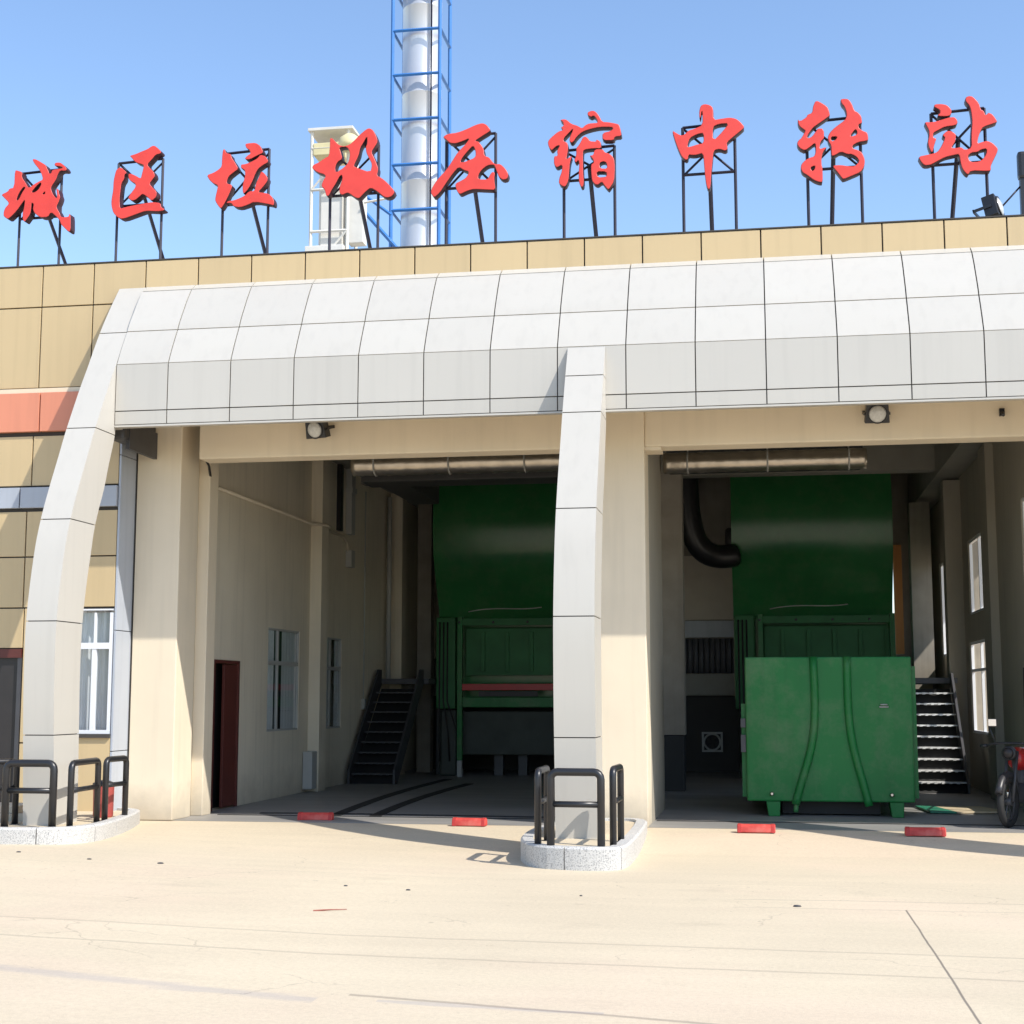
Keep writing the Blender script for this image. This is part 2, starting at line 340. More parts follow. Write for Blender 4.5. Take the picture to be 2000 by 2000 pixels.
SIGNS = [
('castle',-9.72,0.3,8.79,8.14,(0.12,8.11),(0.39,-0.2),[[(-51,115),(-41,119),(-39,123),(-32,124),(-32,149),(-27,148),(-20,145),(-21,138),(-15,130),(-11,123),(-8,123),(-3,127),(5,131),(10,133),(8,140),(5,146),(2,150),(-4,157),(-7,163),(-2,163),(8,157),(14,153),(16,148),(18,145),(19,141),(22,141),(23,146),(35,147),(39,148),(34,150),(27,151),(26,154),(28,156),(33,156),(36,155),(43,149),(45,145),(43,143),(35,144),(32,139),(30,132),(23,122),(23,118),(26,111),(31,105),(32,108),(30,120),(34,117),(35,111),(37,107),(35,100),(32,94),(33,90),(37,84),(39,78),(50,78),(50,82),(53,81),(54,57),(50,57),(46,61),(39,68),(37,74),(32,79),(24,86),(20,79),(9,79),(3,83),(-1,87),(-3,92),(-2,99),(-5,101),(-5,95),(-6,85),(-11,78),(-14,74),(-17,77),(-18,86),(-16,95),(-15,106),(-19,101),(-26,91),(-33,84),(-39,79),(-46,84),(-46,90),(-44,96),(-39,101),(-40,104),(-45,109)],[(-15,123),(-20,116),(-24,107),(-27,105),(-27,108),(-24,116),(-18,124)],[(14,116),(10,112),(14,112)],[(-6,116),(-2,115),(4,119),(8,126),(7,129),(1,124)]]),
('district',-8.27,0.32,8.85,8.24,(0.13,8.15),(0.37,-0.2),[[(-10,159),(-1,161),(7,164),(16,167),(22,171),(26,171),(31,167),(36,162),(35,159),(28,158),(23,152),(16,145),(20,140),(26,134),(28,128),(25,124),(20,118),(26,111),(31,106),(31,99),(24,93),(18,99),(11,104),(7,101),(1,96),(-4,95),(-10,99),(-9,102),(-4,109),(0,114),(0,119),(-6,122),(-10,126),(-11,133),(-8,134),(-1,131),(7,126),(8,129),(11,143),(10,145),(1,148),(-3,151),(-7,156)],[(-28,141),(-22,144),(-12,135),(-16,133),(-16,127),(-20,121),(-21,111),(-22,99),(-21,85),(-14,87),(-1,89),(15,91),(25,92),(37,90),(38,84),(43,81),(42,79),(34,78),(16,80),(3,76),(-17,70),(-24,73),(-31,80),(-34,91),(-34,99),(-32,112),(-32,124),(-30,135)]]),
('refuse',-6.76,0.32,8.89,8.17,(0.11,8.19),(0.3,-0.2),[[(-50,125),(-40,128),(-33,132),(-29,136),(-29,147),(-28,159),(-25,160),(-23,154),(-16,152),(-15,147),(-10,140),(-5,131),(-11,127),(-19,121),(-21,114),(-20,111),(-15,110),(-13,107),(-18,95),(-23,85),(-28,77),(-31,79),(-37,88),(-37,93),(-34,107),(-34,110),(-41,113),(-46,118)],[(3,165),(8,166),(18,166),(25,161),(28,155),(29,151),(19,147),(11,143),(5,143),(3,145),(7,149),(11,151),(10,156),(5,159)],[(-2,137),(4,137),(13,140),(21,144),(25,149),(33,146),(37,138),(29,134),(22,129),(18,121),(16,115),(10,103),(3,95),(1,100),(1,109),(4,120),(4,128),(0,131),(-2,132)],[(26,125),(29,125),(36,117),(36,112),(31,105),(23,97),(30,96),(38,94),(44,88),(46,82),(45,77),(40,79),(18,84),(9,80),(-2,77),(-11,79),(-14,84),(-21,84),(-20,87),(-10,88),(-1,91),(5,94),(10,99),(18,99),(19,108),(24,119)]]),
('rubbish',-5.25,0.33,8.85,8.21,(0.09,8.13),(0.23,-0.2),[[(-30,166),(-26,165),(-21,159),(-17,155),(-10,153),(-3,155),(3,160),(11,168),(20,175),(24,176),(29,173),(33,166),(36,157),(32,150),(27,143),(31,135),(35,125),(37,119),(35,110),(41,107),(50,99),(60,87),(56,81),(51,79),(45,80),(36,88),(27,94),(21,90),(15,84),(11,80),(5,82),(-1,87),(-5,89),(-12,86),(-16,89),(-16,97),(-12,109),(-13,114),(-16,112),(-21,102),(-27,93),(-30,86),(-34,86),(-36,95),(-41,100),(-39,107),(-35,113),(-37,116),(-46,119),(-54,125),(-53,130),(-45,133),(-36,139),(-31,141),(-30,155)],[(21,165),(16,156),(12,150),(10,139),(4,127),(4,124),(26,115),(28,126),(24,134),(20,142),(19,150),(21,155)],[(-17,152),(-6,152),(-2,143),(-4,131),(-9,125),(-21,117),(-22,125),(-19,132),(-12,136),(-15,147)]]),
('press',-3.67,0.33,8.91,8.22,(0.06,8.17),(0.14,-0.2),[[(-35,157),(-29,161),(-15,162),(-3,166),(9,171),(18,173),(24,170),(29,163),(27,160),(18,155),(8,149),(13,148),(16,144),(20,138),(21,128),(27,126),(32,119),(35,116),(42,116),(49,109),(53,101),(51,95),(45,94),(40,98),(37,106),(34,114),(33,115),(25,115),(17,109),(13,103),(13,97),(25,96),(28,102),(31,106),(35,105),(34,95),(36,81),(25,82),(7,84),(-2,82),(-11,78),(-14,80),(-17,86),(-18,93),(-9,97),(-4,100),(-1,104),(0,108),(-6,110),(-13,115),(-20,108),(-30,94),(-38,82),(-46,75),(-51,83),(-48,91),(-41,101),(-30,112),(-22,124),(-15,135),(-4,146),(1,153),(-7,150),(-17,147),(-25,148),(-30,153)],[(6,143),(9,135),(9,127),(-1,123),(-8,121),(-11,122),(-8,128),(-1,136)]]),
('shrink',-2.11,0.33,8.64,8.23,(-0.03,8.58),(0.08,-0.2),[[(-36,170),(-31,171),(-27,170),(-21,164),(-13,161),(-7,157),(-3,161),(2,163),(9,163),(13,163),(12,168),(8,173),(5,171),(0,174),(0,178),(5,180),(10,179),(15,173),(19,164),(27,163),(35,161),(41,159),(43,151),(44,143),(35,143),(34,138),(19,139),(19,149),(30,151),(33,154),(31,156),(16,157),(3,155),(-7,152),(-14,146),(-18,140),(-21,138),(-24,141),(-23,147),(-20,153),(-19,157),(-23,153),(-31,145),(-31,141),(-26,139),(-25,132),(-26,125),(-28,116),(-20,122),(-23,112),(-24,100),(-25,88),(-29,80),(-33,81),(-38,85),(-37,93),(-34,100),(-33,110),(-40,106),(-44,110),(-44,122),(-39,122),(-40,129),(-36,136),(-41,135),(-47,129),(-51,135),(-52,142),(-48,147),(-38,155),(-32,156),(-35,160),(-31,162),(-32,167)],[(-8,141),(-6,145),(-3,146),(1,143),(3,139),(11,138),(11,141),(17,138),(18,128),(8,129),(-5,128),(-6,124),(-6,99),(-5,86),(-6,79),(-9,78),(-12,86),(-12,99),(-11,107),(-12,115),(-15,111),(-18,114),(-15,121),(-15,131),(-12,134)],[(9,128),(20,127),(22,123),(28,121),(34,115),(35,102),(34,84),(27,73),(25,74),(21,79),(18,84),(13,80),(9,81),(5,86),(4,98),(4,108),(8,110),(6,116),(2,120),(7,120)],[(15,109),(20,111),(24,109),(25,101),(16,102)],[(11,98),(24,97),(24,90),(13,90)]]),
('middle',-0.57,0.33,8.85,8.22,(-0.0,8.02),(0.02,-0.2),[[(-9,177),(-4,179),(3,177),(7,173),(7,157),(17,158),(27,159),(35,157),(41,152),(46,145),(42,141),(33,134),(23,126),(24,121),(24,117),(21,115),(14,118),(8,117),(6,113),(5,102),(3,85),(2,70),(0,65),(-3,69),(-5,82),(-6,99),(-7,114),(-15,112),(-20,112),(-25,113),(-26,107),(-29,106),(-34,111),(-38,120),(-42,132),(-46,147),(-39,142),(-34,139),(-30,140),(-25,145),(-17,147),(-7,151),(-7,169),(-8,169),(-9,160),(-11,161),(-11,170)],[(-6,140),(-6,127),(-14,126),(-21,124),(-26,123),(-26,127),(-23,135),(-17,138),(-11,140)],[(6,148),(14,151),(26,151),(18,141),(6,129)]]),
('turn',0.99,0.33,8.82,8.19,(-0.04,8.35),(-0.06,-0.2),[[(-44,151),(-41,148),(-33,153),(-32,156),(-26,158),(-25,166),(-22,173),(-18,173),(-7,165),(-5,159),(-4,153),(-8,150),(-20,142),(-26,138),(-33,128),(-32,125),(-27,127),(-21,135),(-20,137),(-14,137),(-12,133),(-12,128),(-12,124),(-17,119),(-18,110),(-12,112),(-9,112),(-14,106),(-16,98),(-16,89),(-15,87),(-15,67),(-19,67),(-26,70),(-34,77),(-40,81),(-42,87),(-41,92),(-36,97),(-30,100),(-25,101),(-23,107),(-23,116),(-24,118),(-29,114),(-36,109),(-43,113),(-46,119),(-44,123),(-40,126),(-35,135),(-36,136),(-42,141),(-44,146)],[(-5,131),(1,137),(14,146),(16,151),(16,155),(14,163),(10,168),(9,173),(13,174),(19,173),(23,167),(26,157),(30,155),(34,150),(35,142),(34,140),(30,139),(31,134),(36,130),(41,128),(42,119),(40,117),(29,116),(22,112),(23,108),(29,106),(34,102),(37,93),(36,84),(31,77),(21,73),(10,69),(8,71),(2,80),(-2,85),(-2,88),(7,88),(16,86),(24,85),(30,91),(27,97),(21,101),(16,101),(8,105),(1,101),(-3,100),(-4,102),(-4,114),(-7,119),(-8,125)],[(20,125),(26,133),(28,131),(28,126),(22,124)],[(-4,125),(4,125),(2,121),(-3,119)],[(-30,87),(-24,89),(-25,84),(-28,82)]]),
('station',2.51,0.32,8.83,8.16,(-0.06,8.22),(-0.12,-0.2),[[(-30,156),(-29,159),(-21,159),(-14,157),(-9,151),(-9,146),(-12,142),(-25,143),(-26,145),(-23,147),(-23,151),(-29,155)],[(-42,137),(-32,136),(-23,138),(-12,141),(-6,141),(-3,138),(-2,133),(-5,130),(-18,129),(-26,125),(-32,122),(-32,116),(-28,115),(-31,107),(-33,98),(-35,97),(-38,104),(-39,111),(-37,118),(-37,126),(-40,132)],[(-21,119),(-15,124),(-10,123),(-5,119),(-5,115),(-6,109),(-11,102),(-6,101),(1,102),(5,98),(13,100),(13,116),(15,133),(14,148),(12,155),(8,160),(8,165),(12,167),(17,166),(24,157),(26,148),(29,147),(31,141),(33,142),(35,144),(40,141),(45,132),(43,130),(28,126),(25,122),(22,114),(20,105),(26,107),(32,108),(38,105),(44,98),(44,94),(40,86),(35,76),(35,70),(32,69),(11,71),(8,66),(5,68),(1,74),(-1,82),(-2,93),(-8,92),(-19,90),(-31,84),(-37,81),(-44,81),(-48,86),(-51,93),(-37,95),(-28,97),(-23,104),(-18,115),(-20,117)],[(8,90),(13,94),(20,94),(24,97),(31,98),(30,91),(26,85),(21,82),(11,82)]])]

# ================================================================ GROUND
def gz(x, y):
    h = .10 * min(max((x + 8) / 5, 0), 1); s = min(max(-y / 2.6, 0), 1); s = s * s * (3 - 2 * s)
    return -.006 - h * s
bm = bmesh.new()
xs = [-250, -60, -20, -12] + [-10 + .5 * i for i in range(33)] + [8, 12, 20, 60, 250]
ys = [-250, -60, -25, -15, -10, -6, -4, -3.2, -2.6, -2.2, -1.8, -1.4, -1, -.6, -.2, 0, 30, 80, 300]
g = [[bm.verts.new((x, y, gz(x, y) if y < 0 else -.006)) for x in xs] for y in ys]
for j in range(len(ys) - 1):
    for i in range(len(xs) - 1):
        bm.faces.new((g[j][i], g[j][i + 1], g[j + 1][i + 1], g[j + 1][i])).smooth = True
me = bpy.data.meshes.new('ground'); bm.to_mesh(me); bm.free(); me.materials.append(M['concrete'])
ground = bpy.data.objects.new('ground', me); COL.objects.link(ground); tag(ground, kind='structure')
fl = MB().box(-7.7, 3.6, .06, 14.4, -.004, .0).build('floor', M['floor']); tag(fl, kind='structure')

# ================================================================ BUILDING
B = thing('transfer_station', (-2, 6, 0), 'cream and beige garage building with two tall open vehicle bays and a white curved canopy', 'building')
FY = -.45                                   # face of the panel cladding
SEAM0, PITCH, G = 2.26, .734, .009
def seams(x0, x1):
    r = []; k = -8
    v = SEAM0 + 8 * PITCH
    while v > x0 + .02:
        if v < x1 - .02: r.append(v)
        v -= PITCH
    return [x0] + sorted(r) + [x1]
def panels(x0, x1, rows, y, m, name, cuts=None, parent=B, t=.03):
    mb = MB(); cs = cuts or seams(x0, x1)
    for z0, z1 in rows:
        for a, b in zip(cs[:-1], cs[1:]):
            mb.box(a + G, b - G, y, y + t, z0 + G, z1 - G, bev=.004)
    return mb.build(name, m, parent)
# backing that shows dark in the joints (its holes leave the door and the window open)
bk = MB()
bk.box(-15, 6.6, FY + .02, FY + .10, 5.8, 7.34)
bk.box(-15, -10.9, FY + .02, FY + .10, 0, 5.8)
bk.box(-10.9, -9.55, FY + .02, FY + .10, 2.2, 5.8)
bk.box(-9.55, -9.32, FY + .02, FY + .10, 0, 5.8)
bk.box(-9.32, -8.31, FY + .02, FY + .10, 2.74, 5.8)
bk.box(-9.32, -8.31, FY + .02, FY + .10, 0, 1.10)
bk.build('cladding_back', M['gap'], B)
panels(-15, 6.6, [(6.79, 7.36)], FY - .012, M['beige'], 'parapet_cladding')
panels(-15, -8.30, [(5.68, 6.79)], FY - .012, M['beige'], 'upper_cladding')
panels(-8.30, 6.6, [(6.0, 6.79)], FY - .012, M['beige'], 'upper_cladding')
MB().box(-15, 6.6, FY - .02, FY + .25, 7.36, 7.375).build('coping', M['gap'], B)
MB().box(-15, -8.30, FY - .01, FY + .02, 5.62, 5.68).build('trim_strip', mat('pale_trim', (.72, .62, .45), .5), B)
c2 = [-15 + .74 * i for i in range(10)]; c2 = [-9.43 - .74 * i for i in range(7, -1, -1)] + [-8.30]
panels(-14.61, -8.30, [(5.08, 5.62)], FY - .06, M['coral'], 'coral_band', cuts=c2, t=.08)
panels(-14.61, -8.30, [(4.36, 5.04)], FY - .012, M['beige'], 'middle_cladding', cuts=[-9.53 - .734 * i for i in range(7, -1, -1)] + [-8.79, -8.30])
panels(-14.61, -8.30, [(4.06, 4.35)], FY - .05, M['bluegrey'], 'grey_band', cuts=[-9.67 - .9 * i for i in range(5, -1, -1)] + [-8.75, -8.30], t=.07)
panels(-14.61, -8.30, [(3.42, 4.03), (2.75, 3.42)], FY - .012, M['beige'], 'lower_cladding', cuts=[-9.58 - .734 * i for i in range(7, -1, -1)] + [-8.86, -8.30])
panels(-9.56, -9.32, [(0, 1.0), (1.0, 2.75)], FY - .012, M['beige'], 'lower_cladding', cuts=[-9.56, -9.32])
panels(-9.32, -8.30, [(0, 1.10)], FY - .012, M['beige'], 'lower_cladding', cuts=[-9.32, -8.30])
panels(-14.6, -9.56, [(2.22, 2.75)], FY - .012, M['beige'], 'lower_cladding', cuts=[-14.6, -13.2, -12.4, -11.7, -10.96, -10.2, -9.56])
panels(-14.6, -10.9, [(0, 1.1), (1.1, 2.22)], FY - .012, M['beige'], 'lower_cladding', cuts=[-14.6, -13.2, -12.4, -11.7, -10.9])
# end return of the cladding, blue grey
rt = MB()
for z0, z1 in ((0, .9), (.9, 2.45), (2.45, 4.75), (4.75, 5.05)): rt.box(-8.30, -8.27, FY - .012, .0, z0 + .004, z1 - .006, bev=.003)
rt.build('end_return', M['bluegrey'], B)
MB().box(-8.298, -8.262, .0, .3, 0, 5.3).build('cladding_back', M['gap'], B)
# walls (solid cores)
wl = MB()
wl.box(-15, -8.0, .1, .35, 0, 1.0); wl.box(-15, -8.0, 1.2, 14.6, 0, 6.9)     # left block, kept behind its rooms
wl.box(-15, -9.6, .1, 1.2, 2.2, 6.9); wl.box(-9.6, -8.0, .1, 1.2, 2.76, 6.9); wl.box(-9.56, -9.34, .1, 1.2, 1.0, 2.76); wl.box(-8.30, -8.0, .1, 1.2, 1.0, 2.76)
wl.build('office_wall', M['inwall'], B)
# interior left wall with door and two window openings
LW0, LW1 = -7.95, -7.70
def wall_x(x0, x1, ya, yb, z1, holes, m, name):
    mb = MB(); ycuts = sorted({ya, yb} | {h[0] for h in holes} | {h[1] for h in holes})
    for a, b in zip(ycuts[:-1], ycuts[1:]):
        hs = sorted([h for h in holes if h[0] <= a + 1e-6 and h[1] >= b - 1e-6], key=lambda h: h[2])
        z = 0
        for h in hs:
            if h[2] > z: mb.box(x0, x1, a, b, z, h[2])
            z = h[3]
        mb.box(x0, x1, a, b, z, z1)
    bmesh.ops.remove_doubles(mb.bm, verts=mb.bm.verts, dist=1e-5)
    # drop internal faces
    seen = {}
    for f in list(mb.bm.faces):
        k = tuple(sorted(v.index for v in f.verts)); 
    return mb.build(name, m, B)
wall_x(LW0, LW1, .6, 14.4, 6.35, [(1.55, 2.60, 0, 2.12), (3.88, 5.48, 1.05, 2.68), (6.90, 8.02, 1.03, 2.65)], M['inwall'], 'inner_wall')
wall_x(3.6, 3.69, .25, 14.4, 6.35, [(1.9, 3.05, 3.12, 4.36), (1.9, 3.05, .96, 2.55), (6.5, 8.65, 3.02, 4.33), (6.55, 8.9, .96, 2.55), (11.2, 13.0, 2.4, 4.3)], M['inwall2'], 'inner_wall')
# back wall with a daylight opening
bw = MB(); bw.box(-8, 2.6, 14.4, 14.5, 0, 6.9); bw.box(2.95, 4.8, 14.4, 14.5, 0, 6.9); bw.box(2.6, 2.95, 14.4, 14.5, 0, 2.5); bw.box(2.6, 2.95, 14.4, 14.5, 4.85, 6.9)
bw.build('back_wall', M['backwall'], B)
# roof and beams
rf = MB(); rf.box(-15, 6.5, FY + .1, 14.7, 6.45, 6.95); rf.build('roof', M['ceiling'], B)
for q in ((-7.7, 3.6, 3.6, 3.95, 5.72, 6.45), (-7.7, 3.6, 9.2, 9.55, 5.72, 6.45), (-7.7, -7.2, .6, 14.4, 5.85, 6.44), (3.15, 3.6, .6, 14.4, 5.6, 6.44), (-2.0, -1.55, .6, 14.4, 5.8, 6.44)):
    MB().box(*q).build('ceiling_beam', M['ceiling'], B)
# pilasters inside
for q in ((-7.699, -7.50, 6.02, 6.42, 0, 6.3), (-7.699, -7.45, 11.6, 12.0, 0, 6.3), (3.47, 3.599, 5.35, 6.1, 0, 5.55),
          (3.30, 3.599, 9.4, 9.8, 0, 5.55), (2.95, 3.35, 12.2, 12.6, 0, 5.5), (-2.0, -1.36, 7.0, 7.5, .95, 6.3), (-7.35, -7.05, 12.6, 12.9, 0, 6.3)):
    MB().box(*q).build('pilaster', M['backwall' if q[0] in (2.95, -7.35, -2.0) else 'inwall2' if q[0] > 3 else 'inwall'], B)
# front pillars, lintels and the wall over them
for x0, x1, d in ((-8.25, -7.63, .62), (-2.07, -1.45, .62), (3.80, 4.45, .62)):
    p = MB(); p.box(x0, x1, 0, d, 0, 5.6, bev=.012); p.build('pillar', M['paint'], B)
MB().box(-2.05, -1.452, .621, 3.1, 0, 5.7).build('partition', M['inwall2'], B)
MB().box(4.46, 6.3, .1, .6, 0, 5.59).build('added_wing_wall', M['paint'], B)  # unseen wall, added under the canopy extension that blocks stray sun
MB().box(-7.699, -7.53, .80, 1.12, 0.0, 6.3, bev=.01).build('jamb', M['paint'], B)
MB().box(-7.40, -2.07, .03, .42, 4.745, 5.6, bev=.02).build('lintel', M['paint'], B)
MB().box(-1.45, 3.80, .03, .42, 4.745, 5.6, bev=.02).build('lintel', M['paint'], B)
MB().box(-1.449, -1.24, .04, .40, 4.70, 4.744).build('lintel_step', M['paint'], B)
MB().box(-8.25, 6.4, FY + .12, .5, 5.6, 6.4).build('upper_wall', M['paint'], B)
# ---- big window beside the entrance, left of the pillar
def window(name, x0, x1, z0, z1, y, parent, mull, trans, curtain=True, m='frame'):
    f = MB(); t = .05
    f.box(x0, x1, y, y + .07, z0, z0 + t); f.box(x0, x1, y, y + .07, z1 - t * .4, z1)
    f.box(x0, x0 + t, y + .001, y + .069, z0 + t, z1 - t); f.box(x1 - t, x1, y + .001, y + .069, z0 + t, z1 - t)
    for mx_ in mull: f.box(mx_ - .03, mx_ + .03, y + .002, y + .06, z0 + t, trans[0] - .04); f.box(mx_ - .012, mx_ + .012, y + .002, y + .06, trans[0] + .04, z1 - t)
    for tz in trans: f.box(x0 + t, x1 - t, y - .004, y + .064, tz - .04, tz + .04)
    w_ = f.build(name, M[m], parent)
    MB().box(x0 + t, x1 - t, y + .03, y + .036, z0 + t, z1 - t).build('pane', M['glass2'], w_)
    if curtain:
        c = MB(); n = int((x1 - x0) / .03); pts = []
        for i in range(n + 1):
            x = x0 + .03 + (x1 - x0 - .06) * i / n; pts.append((x, y + .16 + .03 * math.sin(i * 1.3) + .012 * math.sin(i * .57)))
        for a, b in zip(pts[:-1], pts[1:]):
            v = [c.bm.verts.new((a[0], a[1], z0)), c.bm.verts.new((b[0], b[1], z0)), c.bm.verts.new((b[0], b[1], z1)), c.bm.verts.new((a[0], a[1], z1))]
            c.bm.faces.new(v).smooth = True
        c.build('curtain', M['curtain'], w_)
    return w_
gm = bpy.data.materials.new('window_glass'); gm.use_nodes = True
gn = gm.node_tree.nodes; gl = gm.node_tree.links
for q in list(gn):
    if q.type == 'BSDF_PRINCIPLED': gn.remove(q)
go = [q for q in gn if q.type == 'OUTPUT_MATERIAL'][0]
tr = gn.new('ShaderNodeBsdfTransparent'); tr.inputs[0].default_value = (.92, .94, .95, 1)
gs = gn.new('ShaderNodeBsdfGlossy'); gs.inputs['Roughness'].default_value = .02
lw = gn.new('ShaderNodeLayerWeight'); lw.inputs[0].default_value = .5
pw = gn.new('ShaderNodeMath'); pw.operation = 'POWER'; pw.inputs[1].default_value = 4; gl.new(lw.outputs['Facing'], pw.inputs[0])
fr = gn.new('ShaderNodeMath'); fr.operation = 'MULTIPLY_ADD'; fr.inputs[1].default_value = .6; fr.inputs[2].default_value = .05; gl.new(pw.outputs[0], fr.inputs[0])
mxs = gn.new('ShaderNodeMixShader'); gl.new(fr.outputs[0], mxs.inputs[0]); gl.new(tr.outputs[0], mxs.inputs[1]); gl.new(gs.outputs[0], mxs.inputs[2]); gl.new(mxs.outputs[0], go.inputs[0])
M['glass2'] = gm
wv = window('window', -9.31, -8.315, 1.12, 2.73, FY + .0, B, [-8.57, -9.05], [2.25])
tag(wv, 'white framed window with grey curtains beside the left canopy leg')
MB().box(-9.33, -8.305, FY - .05, FY - .013, 1.07, 1.118).build('window_sill', M['gap'], wv)
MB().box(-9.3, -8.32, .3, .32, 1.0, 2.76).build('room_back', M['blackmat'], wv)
# ---- dark entrance door at the far left
dr = MB(); dr.box(-10.88, -9.58, FY + .02, FY + .08, 0, 2.10); d_ = dr.build('entrance_door', M['glass'], B); tag(d_, 'dark glazed entrance door under a maroon lintel')
MB().box(-10.9, -9.57, FY - .03, FY + .12, 2.10, 2.215).build('door_lintel', M['maroon'], d_)
MB().box(-9.62, -9.565, FY - .02, FY + .1, 0, 2.10).build('door_frame', M['steel'], d_)
# ---- inner door
dm = MB(); dm.box(-7.93, -7.90, 1.55, 2.60, 0, 2.12)
dd = dm.build('inner_door', M['blackmat'], B); tag(dd, 'half open maroon door in the left bay wall')
MB().box(-7.75, -7.71, 2.02, 2.54, .02, 2.06, bev=.005).build('door_leaf', M['maroon'], dd)
MB().box(-7.72, -7.69, 1.55, 1.60, 0, 2.12).box(-7.72, -7.69, 2.55, 2.60, 0, 2.12).box(-7.72, -7.688, 1.60, 2.55, 2.07, 2.12).build('door_frame', M['maroon'], dd)
# ---- inner windows in the left bay wall
def inner_window(ya, yb, z0, z1, cuts, tz):
    f = MB(); t = .03
    f.box(-7.76, -7.71, ya, yb, z0, z0 + t); f.box(-7.76, -7.71, ya, yb, z1 - t, z1)
    f.box(-7.759, -7.711, ya, ya + t, z0 + t, z1 - t); f.box(-7.759, -7.711, yb - t, yb, z0 + t, z1 - t)
    for c in cuts: f.box(-7.758, -7.712, c - .025, c + .025, z0 + t, z1 - t)
    if tz: f.box(-7.764, -7.706, ya + t, yb - t, tz - .03, tz + .03)
    o = f.build('inner_window', M['greyplastic'], B)
    MB().box(-7.735, -7.730, ya + t, yb - t, z0 + t, z1 - t).build('pane', M['glass2'], o)
    c = MB()
    for a, b in ((ya + .16, ya + .44), (ya + .86, yb - .03)):
        n = 14
        for i in range(n):
            y0 = a + (b - a) * i / n; y1 = a + (b - a) * (i + 1) / n
            x0_ = -7.765 + .012 * math.sin(i * 1.9); x1_ = -7.765 + .012 * math.sin((i + 1) * 1.9)
            v = [c.bm.verts.new((x0_, y0, z0)), c.bm.verts.new((x1_, y1, z0)), c.bm.verts.new((x1_, y1, z1)), c.bm.verts.new((x0_, y0, z1))]
            c.bm.faces.new(v).smooth = True
    c.build('curtain', M['curtain2'], o)
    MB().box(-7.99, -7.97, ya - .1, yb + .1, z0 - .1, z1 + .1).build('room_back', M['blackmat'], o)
    return o
inner_window(3.88, 5.48, 1.05, 2.68, [4.42], 2.13); inner_window(6.90, 8.02, 1.03, 2.65, [7.35], 2.1)
# ---- right wall windows: white frames in the openings
def right_window(ya, yb, z0, z1, cuts, tz=None, glass=False):
    f = MB(); t = .05
    f.box(3.62, 3.67, ya, yb, z0, z0 + t); f.box(3.62, 3.67, ya, yb, z1 - t, z1)
    f.box(3.621, 3.669, ya, ya + t, z0 + t, z1 - t); f.box(3.621, 3.669, yb - t, yb, z0 + t, z1 - t)
    for c in cuts: f.box(3.622, 3.668, c - .025, c + .025, z0 + t, z1 - t)
    if tz: f.box(3.619, 3.672, ya + t, yb - t, tz - .025, tz + .025)
    o = f.build('side_window', M['frame'], B)
    if glass: MB().box(3.64, 3.644, ya + t, yb - t, z0 + t, z1 - t).build('pane', M['glass2'], o)
    return o
right_window(1.9, 3.05, 3.12, 4.36, [2.5]); right_window(1.9, 3.05, .96, 2.55, [2.5])
right_window(6.5, 8.65, 3.02, 4.33, [7.55]); right_window(6.55, 8.9, .96, 2.55, [7.7], 2.05); right_window(11.2, 13.0, 2.4, 4.3, [12.1])

# ================================================================ CANOPY
cano = MB()
P1 = [(-.455, 7.0), (-.60, 6.90)]
P2 = [(-.60, 6.90), (-.74, 6.72), (-.86, 6.54), (-.97, 6.37), (-1.03, 6.25)]
P3 = [(-1.03, 6.25), (-1.12, 6.10), (-1.21, 5.94), (-1.30, 5.76)]
P4 = [(-1.30, 5.76), (-1.305, 5.16)]
P5 = [(-1.305, 5.16), (-1.300, 4.98)]
def fine(pr, m=4):
    # Catmull-Rom through the profile points
    r = []
    for i in range(len(pr) - 1):
        p0, p1, p2, p3 = pr[max(i - 1, 0)], pr[i], pr[i + 1], pr[min(i + 2, len(pr) - 1)]
        for k in range(m):
            u = k / m
            r.append([.5 * (2 * p1[j] + (p2[j] - p0[j]) * u + (2 * p0[j] - 5 * p1[j] + 4 * p2[j] - p3[j]) * u * u + (3 * p1[j] - p0[j] - 3 * p2[j] + p3[j]) * u ** 3) for j in (0, 1)])
    return r + [list(pr[-1])]
def shrink(pr, g=.009):
    pr = [list(p) for p in pr]
    for i, j in ((0, 1), (-1, -2)):
        a = Vector(pr[i]); b = Vector(pr[j]); d = (b - a).normalized() * g; pr[i] = [a.x + d.x, a.y + d.y]
    return pr
cx = [-8.0] + [-7.31 + .822 * i for i in range(18)]
cx = [c for c in cx if c < 6.3] + [6.4]  # lengthened out of view, added to keep stray sun off the container
for a, b in zip(cx[:-1], cx[1:]):
    for k, pr in enumerate((P1, P2, P3, P4, P5)):
        q = shrink(pr, .009 if k in (0, 1, 4) else .005)
        cano.strip(fine(q) if k in (1, 2) else q, a + .007, b - .007, .03)
canopy = cano.build('canopy', M['white'], B)
tag(canopy, 'curved white panelled canopy over both bays')
bkp = [(p[0] + .02, p[1] - .012) for p in (P1 + P2[1:] + P3[1:])] + [(-1.285, 5.74), (-1.288, 4.985)]
MB().strip(bkp, -7.99, 6.39, .02).build('canopy_back', M['gap'], canopy)
MB().box(-8.0, 6.4, -1.27, -.02, 5.52, 5.56).build('soffit', M['paint'], canopy)
MB().box(-8.0, 6.4, -1.302, -1.20, 4.955, 4.979).build('fascia_edge', M['white'], canopy)
MB().box(-8.2, -7.98, -1.05, -.04, 4.85, 5.2, bev=.04).box(-8.02, -7.97, -.9, -.02, 4.75, 5.1).build('bracket', M['steel'], canopy)
